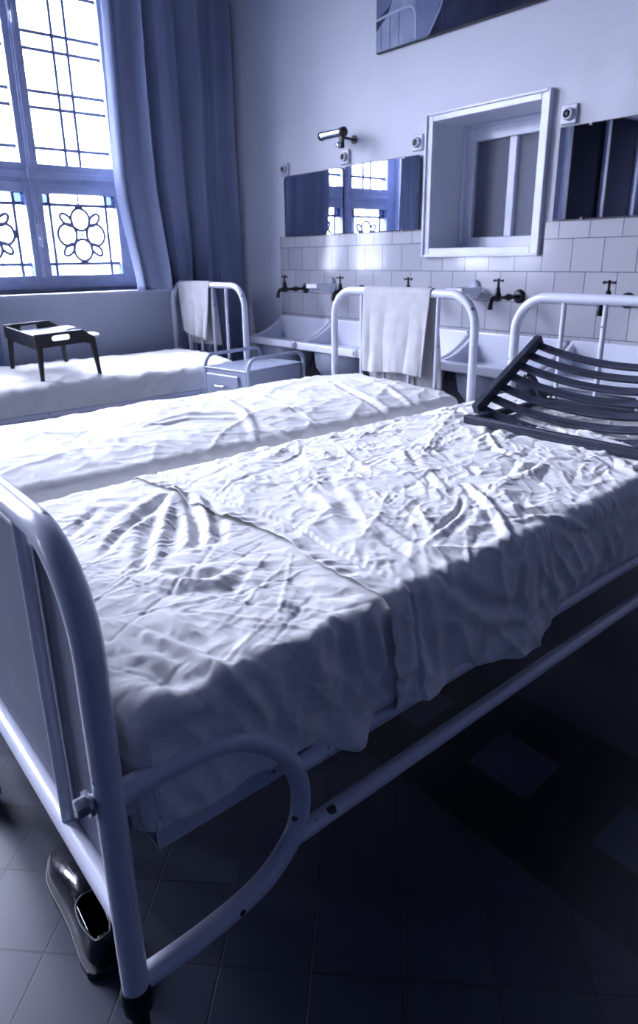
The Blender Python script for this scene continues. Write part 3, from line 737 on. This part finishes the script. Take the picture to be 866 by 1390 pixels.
# ------------------------------------------------------------------ slatted backrest on bed 1
t = thing('backrest', 'dark slatted wooden backrest leaning at the head of the nearest bed', 'backrest', (-1.04, 1.98, .768))
def L(p): return (p[0]+1.04, p[1]-1.98, p[2]-.768)
x0, x1 = -1.365, -.725
pA, pB = Vector((0, 1.855, .800)), Vector((0, 2.215, 1.010)); dr = (pB-pA).normalized(); nrm = Vector((0, -dr.z, dr.y))
for xx in (x0, x1):
    c = (pA+pB)/2; m = MB(); m.obox(L((xx, c.y, c.z)), (1, 0, 0), dr, nrm, .014, (pB-pA).length/2, .019); m.build('side_rail', M['railwood'], t, .004)
for i in range(7):
    k = .045 + .148*i; c0 = pA + (pB-pA)*k - nrm*.006
    m = MB(); n = 24; vs = []
    for j in range(n+1):
        q = j/n; xx = x0+.008+(x1-x0-.016)*q; sag = .050*(1-(2*q-1)**2); c = c0 - nrm*sag - dr*.006*(1-(2*q-1)**2)
        for (a, b) in ((-1, -1), (1, -1), (1, 1), (-1, 1)):
            vs.append(L((xx, *(c + dr*(.0155*a) + nrm*(.0055*b)).yz)))
    fs = [(4*j+e, 4*j+(e+1) % 4, 4*j+4+(e+1) % 4, 4*j+4+e) for j in range(n) for e in range(4)] + [(0, 1, 2, 3), (4*n+3, 4*n+2, 4*n+1, 4*n)]
    m.add(vs, fs); m.build('slat', M['slat'], t, .0025)
zb = .785
m = MB(); m.box(x0+.02+1.04, x1-.02+1.04, 1.762-1.98, 1.786-1.98, zb-.768-.014, zb-.768+.016); m.build('base_bar', M['slat'], t, .004)
m = MB(); m.box(x0+.02+1.04, x1-.02+1.04, 2.20-1.98, 2.225-1.98, zb-.768-.008, zb-.768+.016); m.build('base_bar', M['slat'], t, .004)
for xx in (x0+.045, x1-.045):
    m = MB(); m.box(xx-.011+1.04, xx+.011+1.04, 1.775-1.98, 2.21-1.98, zb-.768-.010, zb-.768+.012); m.build('base_rail', M['railwood'], t, .003)
    q = pA+(pB-pA)*.62 - nrm*.03; a = Vector((xx, q.y, q.z)); b = Vector((xx, 2.205, zb+.01)); c = (a+b)/2; d = (b-a)
    m = MB(); m.obox(L(c), (1, 0, 0), d, d.cross(Vector((1, 0, 0))), .009, d.length/2, .012); m.build('prop_leg', M['railwood'], t, .003)

# ------------------------------------------------------------------ tray table on bed 3
TX, TY, TZ = -3.874, 1.311, .715
t = thing('bed_tray_table', 'black bed tray table with handle cut-outs standing on the farthest bed', 'tray table', (TX, TY, TZ), math.radians(0)); t.rotation_euler = (math.radians(3), math.radians(2), 0)
hx, hy, H0 = .251, .163, .195
out = [(-hx, -hy), (hx, -hy), (hx, hy-.02)]
out += [(hx-.035+.035*math.cos(a), hy-.02+.045*math.sin(a)) for a in [PI/2*k/6 for k in range(1, 7)]]
out += [(.125*math.cos(a)*1.0, hy+.025-.10*math.sin(a)) for a in [PI*k/16 for k in range(17)]]
out += [(-hx+.035+.035*math.cos(a), hy-.02+.045*math.sin(a)) for a in [PI/2+PI/2*k/6 for k in range(0, 7)]]
m = MB(); m.prism(out, H0, H0+.012); m.build('table_top', M['traytop'], t, .002)
m = MB(); m.box(-hx, hx, -hy-.012, -hy, H0-.012, H0+.048); m.build('back_panel', M['traywood'], t, .003)
def handle_panel(xa, xb):
    o_ = [(-hy-.012, H0-.018), (hy-.035, H0-.018), (hy-.02, H0+.006), (hy-.085, H0+.052), (-hy-.012, H0+.055)]
    m = MB(); x0_, x1_ = sorted((xa, xb))
    # panel with a slot: outer ring and inner slot joined by quads
    slot = [(-.035+.014*math.cos(a)-.04, H0+.024+.014*math.sin(a)) for a in [PI/2+PI*k/8 for k in range(9)]] + [(.055+.014*math.cos(a)-.06, H0+.024+.014*math.sin(a)) for a in [-PI/2+PI*k/8 for k in range(9)]]
    bm = bmesh.new()
    def ring(P, x): return [bm.verts.new((x, a, b)) for a, b in P]
    R_ = []
    for x in (x0_, x1_):
        a = ring(o_, x); b = ring(slot, x)
        es = [bm.edges.new((a[i], a[(i+1) % len(a)])) for i in range(len(a))] + [bm.edges.new((b[i], b[(i+1) % len(b)])) for i in range(len(b))]
        bmesh.ops.triangle_fill(bm, edges=es, use_beauty=True); R_.append((a, b))
    for q in (0, 1):
        P0, P1 = R_[0][q], R_[1][q]
        for i in range(len(P0)): bm.faces.new((P0[i], P0[(i+1) % len(P0)], P1[(i+1) % len(P0)], P1[i]))
    bmesh.ops.recalc_face_normals(bm, faces=bm.faces)
    me = bpy.data.meshes.new('handle_panel'); bm.to_mesh(me); bm.free(); me.materials.append(M['traywood'])
    o = bpy.data.objects.new('handle_panel', me); COL.objects.link(o); o.parent = t
handle_panel(hx-.002, hx+.012); handle_panel(-hx-.012, -hx+.002)
m = MB(); m.box(-hx+.01, hx-.01, hy-.055, hy-.045, H0-.03, H0); m.box(-hx+.01, hx-.01, -hy+.0, -hy+.012, H0-.03, H0); m.build('apron', M['traywood'], t)
for sx in (-1, 1):
    for sy in (-1, 1):
        a = Vector((sx*(hx-.012), sy*hy - (.03 if sy > 0 else -.01), H0)); b = Vector((sx*(hx+.005), sy*(hy+.01)-(.03 if sy > 0 else 0), -.012))
        m = MB(); m.add([(a.x+i*.015, a.y+j*.015, a.z) for i, j in ((-1,-1),(1,-1),(1,1),(-1,1))] + [(b.x+i*.009, b.y+j*.009, b.z) for i, j in ((-1,-1),(1,-1),(1,1),(-1,1))],
            [(3,2,1,0),(4,5,6,7),(0,1,5,4),(1,2,6,5),(2,3,7,6),(3,0,4,7)]); m.build('leg', M['traywood'], t, .003)

# ------------------------------------------------------------------ nightstand
t = thing('bedside_cabinet', 'white metal bedside cabinet with curved tube handles between two beds', 'bedside cabinet', (-3.235, 2.235, 0), math.radians(9))
w2, d2, h = .165, .225, .72
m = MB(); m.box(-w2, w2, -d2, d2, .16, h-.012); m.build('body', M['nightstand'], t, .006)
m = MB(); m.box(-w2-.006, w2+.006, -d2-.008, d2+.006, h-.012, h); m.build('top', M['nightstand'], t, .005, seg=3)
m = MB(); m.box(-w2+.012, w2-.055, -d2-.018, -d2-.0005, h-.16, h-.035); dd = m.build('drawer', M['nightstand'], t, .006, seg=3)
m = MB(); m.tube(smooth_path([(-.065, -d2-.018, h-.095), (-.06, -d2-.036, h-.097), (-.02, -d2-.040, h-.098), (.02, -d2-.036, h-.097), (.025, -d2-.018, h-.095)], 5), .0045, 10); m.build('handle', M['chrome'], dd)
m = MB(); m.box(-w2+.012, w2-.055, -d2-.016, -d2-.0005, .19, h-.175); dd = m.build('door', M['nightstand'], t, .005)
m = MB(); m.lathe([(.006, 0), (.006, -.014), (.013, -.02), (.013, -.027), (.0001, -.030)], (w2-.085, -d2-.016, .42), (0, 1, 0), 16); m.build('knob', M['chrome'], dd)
for sx in (-1, 1):
    X = sx*(w2+.014)
    m = MB(); m.tube(fillet([(X, -d2+.005, .05), (X, -d2+.005, h+.062), (X, d2+.005, h+.062), (X, d2+.005, .05)], .06, 10), .0105, 16); m.build('tube_frame', M['nightstand'], t)
for sx in (-1, 1):
    for sy in (-1, 1):
        m = MB(); m.lathe([(.006, -.008), (.024, -.008), (.025, 0), (.024, .008), (.006, .008)], (sx*(w2+.014), sy*d2+.005, .025), (1, 0, 0), 20); m.cyl((sx*(w2+.014), sy*d2+.005, .03), (sx*(w2+.014), sy*d2+.005, .06), .008, 10); m.build('caster', M['rubber'], t)

# ------------------------------------------------------------------ wash basins
SX = [-3.66, -3.09, -2.525, -1.955, -1.385]
def make_basin(label, x):
    t = thing('wash_basin', label, 'wash basin', (x, YW-.006, 0), 0, 'row of wash basins')
    hw, zr, zt = .279, .80, .922; ap = .047; yf = -.325
    m = MB()
    m.box(-hw, hw, yf, yf+.045, zr-ap, zr)                      # front rim
    m.box(-hw+.02, hw-.02, yf+.01, -.002, zr-.046, zr-.030)      # floor of the trough
    m.box(-hw+.01, hw-.01, -.022, -.001, zr-.046, zt)           # splash plate
    m.build('trough', M['ceramic'], t, .011, seg=3)
    for sx in (-1, 1):
        P = []
        for k in range(19):
            q = k/18; y = yf+.03+(-yf-.031)*q; P.append((y, zr + (zt-zr+.002)*max(0, (q-.05)/.95)**1.9))
        x0_, x1_ = sorted((sx*hw, sx*(hw-.030)))
        m = MB(); poly = [(yf, zr-ap), (yf, zr-.001)] + P + [(-.001, zr-.046), (yf+.05, zr-.046), (yf+.04, zr-ap)]
        m.prism(poly, x0_, x1_, 'yz'); m.build('side_cheek', M['ceramic'], t, .010, seg=3)
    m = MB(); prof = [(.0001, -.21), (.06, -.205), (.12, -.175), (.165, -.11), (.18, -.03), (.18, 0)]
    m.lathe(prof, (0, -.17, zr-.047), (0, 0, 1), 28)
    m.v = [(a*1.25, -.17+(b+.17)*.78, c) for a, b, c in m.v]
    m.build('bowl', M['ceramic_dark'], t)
    m = MB(); m.tube(smooth_path([(0, -.17, .52), (0, -.17, .42), (0, -.14, .38), (0, -.10, .42), (0, -.05, .44), (0, -.002, .44)], 6), .022, 14); m.build('waste_pipe', M['black_metal'], t)
    m = MB(); m.lathe([(.0001, .0), (.018, .0), (.022, .004), (.026, .003), (.026, 0)], (0, -.16, zr-.031), (0, 0, 1), 20); m.build('drain', M['chrome'], t)
    return t
bl = ['white fireclay wash basin in the corner, first of the row from the window', 'white wash basin second from the window, behind the middle bed head',
      'white wash basin third from the window, mostly hidden by the large towel', 'white wash basin below the framed wall recess, fourth from the window', 'white wash basin behind the head of the nearest bed, under the right mirror']
b0 = make_basin(bl[0], SX[0])
for i in range(1, 5): dup(b0, (SX[i], YW-.006, 0), bl[i])
def make_tap(label, x):
    t = thing('water_tap', label, 'tap', (x, YW-.006, FL-.190), 0, 'black wall taps'); K = M['black_metal']
    m = MB(); m.lathe([(.0001, -.014), (.014, -.014), (.030, -.010), (.034, -.004), (.034, 0)], (0, 0, 0), (0, 1, 0), 24); m.build('flange', K, t)
    m = MB(); m.lathe([(.009, -.005), (.009, -.06), (.011, -.07), (.017, -.085), (.017, -.10), (.010, -.112), (.009, -.15), (.015, -.165), (.018, -.180), (.016, -.198), (.010, -.205)], (0, 0, 0), (0, 1, 0), 18)
    m.tube(smooth_path([(0, -.195, 0), (0, -.222, -.004), (0, -.236, -.022), (0, -.238, -.052)], 6), [.0125]*6+[.0115]*6+[.0125]*7, 14); m.build('spout', K, t)
    m = MB(); m.lathe([(.017, .005), (.017, .02), (.012, .03), (.012, .045), (.006, .05), (.0055, .078)], (0, -.183, 0), (0, 0, 1), 16)
    m.tube([(-.026, -.183, .080), (-.010, -.183, .082), (.010, -.183, .082), (.026, -.183, .080)], [.0065, .0045, .0045, .0065], 12); m.lathe([(.007, .075), (.009, .082), (.006, .09), (.0001, .091)], (0, -.183, 0), (0, 0, 1), 12); m.build('handle', K, t)
    return t
tl = ['black tap nearest the room corner, above the first basin', 'black tap partly behind the left post of the middle bed', 'black tap showing just its handle above the large towel',
      'black tap right of the large towel, above the fourth basin', 'black tap seen through the head rail of the nearest bed']
t0 = make_tap(tl[0], -3.652)
for i, x in enumerate((-3.100, -2.548, -1.968, -1.419)): dup(t0, (x, YW-.006, FL-.190), tl[i+1])
def make_dish(label, x):
    t = thing('soap_dish', label, 'soap dish', (x, YW-.006, FL-.165), 0, 'wall soap dishes')
    m = MB(); m.lathe([(.0001, -.020), (.030, -.020), (.040, -.012), (.042, 0)], (0, 0, 0), (0, 1, 0), 24); m.v = [(a*.75, b, c*1.25) for a, b, c in m.v]; m.build('wall_flange', M['ceramic_dark'], t)
    m = MB(); m.box(-.048, .048, -.175, -.012, -.014, -.004)
    m.box(-.052, -.042, -.180, -.012, -.012, .016); m.box(.042, .052, -.180, -.012, -.012, .016); m.box(-.052, .052, -.182, -.170, -.012, .014)
    m.add([(-.044, -.015, -.013), (.044, -.015, -.013), (.044, -.15, -.013), (-.044, -.15, -.013), (-.030, -.015, -.042), (.030, -.015, -.042)], [(0, 1, 5, 4), (0, 3, 2, 1), (3, 4, 5, 2), (0, 4, 3), (1, 2, 5)])
    m.build('tray', M['ceramic'], t, .004)
    m = MB()
    for i in (-.028, 0, .028): m.lathe([(.0001, -.024), (.008, -.022), (.010, -.012)], (i, -.145, 0), (0, 0, 1), 12)
    m.build('drip_studs', M['ceramic_dark'], t)
    return t
d0 = make_dish('white wall soap dish beside the tap nearest the corner', -3.375); dup(d0, (-2.235, YW-.006, FL-.165), 'white wall soap dish just right of the large towel')

# ------------------------------------------------------------------ mirrors
def mirror(label, x0, x1, z0, z1, tl_, tr_, cat='mirror', clips=True):
    t = thing('wall_mirror', label, 'mirror', ((x0+x1)/2, YW-.006, z0), 0, 'frameless wall mirrors')
    w_ = (x1-x0)/2; h_ = z1-z0
    def outl(w_, z0_, z1_):
        P = [(-w_, z0_), (w_, z0_)]
        rr = .028
        P += [(w_-rr+rr*math.cos(a), z1_-rr+rr*math.sin(a)) for a in [PI/2*k/6 for k in range(7)]] if tr_ else [(w_, z1_)]
        P += [(-w_+rr+rr*math.cos(a), z1_-rr+rr*math.sin(a)) for a in [PI/2+PI/2*k/6 for k in range(7)]] if tl_ else [(-w_, z1_)]
        return P
    m = MB(); m.prism(outl(w_, 0, h_), -.012, -.009, 'xz'); m.build('mirror_glass', M['mirror'], t)
    m = MB(); m.prism(outl(w_+.0035, -.004, h_+.0035), -.0088, -.0005, 'xz'); m.build('backing', M['black'], t)
    m = MB()
    for xx in ((-w_*.6, -.002), (w_*.6, -.002), (-w_*.6, h_-.004), (w_*.6, h_-.004)): m.box(xx[0]-.006, xx[0]+.006, -.016, -.001, xx[1]-.004, xx[1]+.008)
    m.build('clip', M['chrome'], t)
    return t
mirror('left rectangular wall mirror reflecting the dark curtain, nearest the corner', -3.852, -3.262, FL+.150, FL+.522, True, True)
mirror('wall mirror reflecting the bright window, left of the framed recess', -3.248, -2.640, FL+.150, FL+.524, True, True)
mirror('dark-looking wall mirror to the right of the framed recess', -1.815, -1.10, FL+.158, FL+.540, False, False)

# ------------------------------------------------------------------ sockets above the mirrors
def make_socket(label, x, z, s_=1.):
    t = thing('wall_socket', label, 'wall socket', (x, YW, z), 0, 'square wall sockets above the mirrors')
    m = MB(); m.box(-.038, .038, -.016, 0, -.040, .040); m.build('plate', M['white_plastic'], t, .006, seg=3)
    m = MB(); m.lathe([(.026, -.012), (.026, -.030), (.022, -.034), (.017, -.034), (.017, -.014)], (0, 0, 0), (0, 1, 0), 24); m.build('ring', M['white_plastic'], t)
    m = MB(); m.lathe([(.0001, -.031), (.0165, -.031), (.0165, -.014)], (0, 0, 0), (0, 1, 0), 20); m.build('insert', M['black'], t)
    return t
s0 = make_socket('square white wall socket above the left end of the corner mirror', -3.848, FL+.571)
dup(s0, (-3.251, YW, FL+.580), 'square white wall socket right below the chrome wall lamp')
dup(s0, (-2.672, YW, FL+.588), 'square white wall socket between the bright mirror and the framed recess')
dup(s0, (-1.785, YW, FL+.592), 'square white wall socket above the dark right mirror')

# ------------------------------------------------------------------ chrome wall lamp
t = thing('wall_lamp', 'small chrome cylinder lamp on a black wall bracket above the mirrors', 'wall lamp', (-3.12, YW, FL+.63))
a = Vector((-.215, -.125, .062)); b = Vector((-.02, -.125, .062)); ax = (b-a).normalized()
m = MB(); m.cyl(a, b, .0235, 28); m.build('lamp_shade', M['chrome'], t)
m = MB(); m.lathe([(.0001, -.006), (.024, -.006), (.0255, .0), (.0255, .012), (.0238, .014)], a, ax, 28); m.lathe([(.0238, -.014), (.0265, -.012), (.0265, .010), (.016, .016), (.004, .020), (.004, .034), (.0001, .036)], b, ax, 28); m.build('end_cap', M['black'], t)
m = MB(); m.box(-.052, -.022, -.135, -.112, -.022, .06); m.tube(smooth_path([(-.037, -.125, .035), (-.045, -.07, .036), (-.06, 0, .036)], 6), .008, 12); m.lathe([(.024, -.006), (.024, 0)], (-.06, 0, .036), (0, 1, 0), 20); m.build('bracket', M['black'], t, .004)
m = MB(); m.lathe([(.0001, -.020), (.012, -.020), (.014, -.014), (.014, 0), (.010, .002)], (-.037, -.137, -.006), (0, 1, 0), 20); m.build('knob', M['chrome'], t)

# ------------------------------------------------------------------ picture high on the wash wall
def pm(name, rgb, r=.9): return mat(name, rgb, r, spec=.08)
t = thing('wall_picture', 'large unframed photograph of a bed and drapery hung high on the wash wall', 'picture', (-2.985, YW, FL+1.062))
PW, PH = 1.75, 1.15
MB().box(0, PW, -.024, -.001, 0, PH).build('board', M['black'], t, .002)
m = MB(); m.box(.003, PW-.003, -.0252, -.0242, .003, PH-.003); m.build('print', noisy(pm('print_dark', (.02, .025, .045)), (.012, .015, .03), (.035, .042, .075), 6, 4), t)
def flat(name, P, d, c): m = MB(); m.prism(P, -d, -d+.0004, 'xz'); m.build(name, c, t)
flat('print_drapery', [(.003, .003), (.375, .004), (.42, .08), (.47, .19), (.52, .34), (.60, .60), (.62, .9), (.5, 1.14), (.003, 1.14)], .0257, noisy(pm('print_mid', (.12, .15, .25)), (.10, .125, .215), (.19, .22, .34), 5, 4))
flat('print_pillow', [(.003, .003), (.285, .005), (.30, .10), (.27, .22), (.24, .50), (.16, .34), (.09, .16), (.003, .10)], .0261, noisy(pm('print_light', (.3, .34, .47)), (.22, .26, .38), (.36, .40, .53), 9, 4))
flat('print_shadow', [(.003, .105), (.09, .165), (.13, .24), (.10, .20), (.003, .155)], .0264, pm('print_shade', (.04, .05, .09)))
flat('print_highlight', [(.372, .012), (.385, .012), (.45, .10), (.50, .22), (.56, .42), (.545, .42), (.49, .23), (.44, .11)], .0264, pm('print_edge', (.25, .29, .42)))
m = MB(); m.tube(smooth_path([(.004, -.026, .155), (.12, -.026, .165), (.235, -.026, .168), (.275, -.026, .145), (.288, -.026, .09), (.290, -.026, .01)], 6), .008, 6); m.v = [(a, -.0263+(b+.026)*.06, c) for a, b, c in m.v]; m.build('print_bed_rail', pm('print_rail', (.42, .46, .6)), t)
m = MB()
for xx in (.04, .105, .17): m.box(xx, xx+.004, -.0268, -.0262, .012, .158)
m.box(.463, .468, -.0268, -.0262, .05, .30)
m.build('print_bar', pm('print_bars', (.06, .075, .13)), t)

# ------------------------------------------------------------------ shoe below the foot of bed 1
t = thing('leather_shoe', 'shiny black leather shoe on the floor below the nearest foot rail', 'shoe', (-1.125, .288, 0), math.radians(173)); t.scale = (1.14, 1.05, 1.05)
# local +x towards the toe
secs = [(-.140, .020, .066, .0), (-.130, .031, .074, .0), (-.105, .036, .078, 0), (-.07, .037, .072, 0), (-.03, .037, .066, .001), (.01, .040, .070, .002), (.05, .046, .060, .003), (.085, .049, .048, .003), (.115, .046, .040, .001), (.138, .036, .033, -.002), (.150, .018, .026, -.004)]
vs = []; ns = 24
for (x, hw_, hh_, cy_) in secs:
    for j in range(ns):
        a = 2*PI*j/ns; c_, s_ = math.cos(a), math.sin(a)
        yy = hw_*math.copysign(abs(c_)**.8, c_); zz = .014+hh_*(.5+.5*math.copysign(abs(s_)**.8, s_))
        if zz > .04: yy *= 1-.35*(zz-.04)/.05
        vs.append((x, cy_+yy, zz))
fs = []
for i in range(len(secs)-1):
    for j in range(ns):
        a = 2*PI*(j+.5)/ns
        if -.135 < secs[i][0] < .005 and secs[i+1][0] < -.02 and abs(a-PI/2) < .75: continue      # the opening
        fs.append((i*ns+j, i*ns+(j+1) % ns, (i+1)*ns+(j+1) % ns, (i+1)*ns+j))
fs += [tuple(range(ns))[::-1], tuple(range((len(secs)-1)*ns, len(secs)*ns))]
m = MB(); m.add(vs, fs, True); up_ = m.build('upper', M['leather'], t); sd_ = up_.modifiers.new('thickness', 'SOLIDIFY'); sd_.thickness = .003; sb = up_.modifiers.new('smooth', 'SUBSURF'); sb.levels = 1; sb.render_levels = 2
so = []
for (x, hw_, hh_, cy_) in secs: so.append((x, cy_+hw_+.004))
poly = so + [(x, cy_-hw_-.004) for (x, hw_, hh_, cy_) in secs][::-1]
m = MB(); m.prism(poly, .004, .016); m.build('sole', M['sole'], t, .002)
m = MB(); m.prism([p for p in poly if p[0] < -.06], 0, .0045); m.build('heel', M['sole'], t)
rim = [(-.130, -.014, .082), (-.136, 0, .086), (-.130, .014, .082), (-.09, .026, .078), (-.05, .026, .072), (-.034, .018, .074), (-.028, 0, .076), (-.034, -.018, .074), (-.05, -.026, .072), (-.09, -.026, .078)]
rim = smooth_path(rim+[rim[0]], 6)[:-1]; m = MB(); m.tube(rim, .0025, 8, closed=True); m.build('collar', M['sole'], t)

# ------------------------------------------------------------------ light: overcast sky through the windows
wd = bpy.data.worlds.new('world'); scene.world = wd; wd.use_nodes = True; nt = wd.node_tree
bg = nt.nodes['Background']; tc = nt.nodes.new('ShaderNodeTexCoord'); sp = nt.nodes.new('ShaderNodeSeparateXYZ'); rp = nt.nodes.new('ShaderNodeValToRGB')
mr = nt.nodes.new('ShaderNodeMapRange'); mr.inputs['From Min'].default_value = -1; mr.inputs['From Max'].default_value = 1
nt.links.new(tc.outputs['Generated'], sp.inputs[0]); nt.links.new(sp.outputs['Z'], mr.inputs['Value']); nt.links.new(mr.outputs[0], rp.inputs[0]); nt.links.new(rp.outputs[0], bg.inputs[0])
e = rp.color_ramp.elements; e[0].position = .484; e[0].color = (.041, .046, .056, 1); e[1].position = .82; e[1].color = (1.19, 1.24, 1.52, 1)
q = rp.color_ramp.elements.new(.496); q.color = (.407, .424, .52, 1)
q = rp.color_ramp.elements.new(.66); q.color = (.775, .808, .99, 1)
bg.inputs['Strength'].default_value = 60.
for (y0, y1), ztop in zip(WINS, (WZ1, WZT)):
    l = bpy.data.lights.new('window_daylight', 'AREA'); l.shape = 'RECTANGLE'; l.size = ztop-WZ0; l.size_y = y1-y0; l.cycles.is_portal = True
    lo = bpy.data.objects.new('window_daylight', l); COL.objects.link(lo); lo.location = (XW-.28, (y0+y1)/2, (WZ0+ztop)/2); lo.rotation_euler = (0, -PI/2, 0)

l = bpy.data.lights.new('window_daylight', 'AREA'); l.shape = 'RECTANGLE'; l.size = FW[1]-FW[0]; l.size_y = WZ1-WZ0; l.cycles.is_portal = True  # sky portal of the added window behind the viewer
lo = bpy.data.objects.new('window_daylight', l); COL.objects.link(lo); lo.location = ((FW[0]+FW[1])/2, YF-.28, (WZ0+WZ1)/2); lo.rotation_euler = (PI/2, 0, 0)
# ------------------------------------------------------------------ render settings that belong to the scene
vs_ = scene.view_settings; vs_.view_transform = 'Standard'; vs_.look = 'None'; vs_.gamma = 1; vs_.exposure = 0.02; vs_.use_curve_mapping = False
cy = scene.cycles; cy.max_bounces = 10; cy.diffuse_bounces = 5; cy.glossy_bounces = 5; cy.transparent_max_bounces = 12
cy.caustics_reflective = False; cy.caustics_refractive = False; cy.sample_clamp_indirect = 6; cy.blur_glossy = .5
cy.use_denoising = True
try: cy.denoiser = 'OPENIMAGEDENOISE'
except Exception: pass
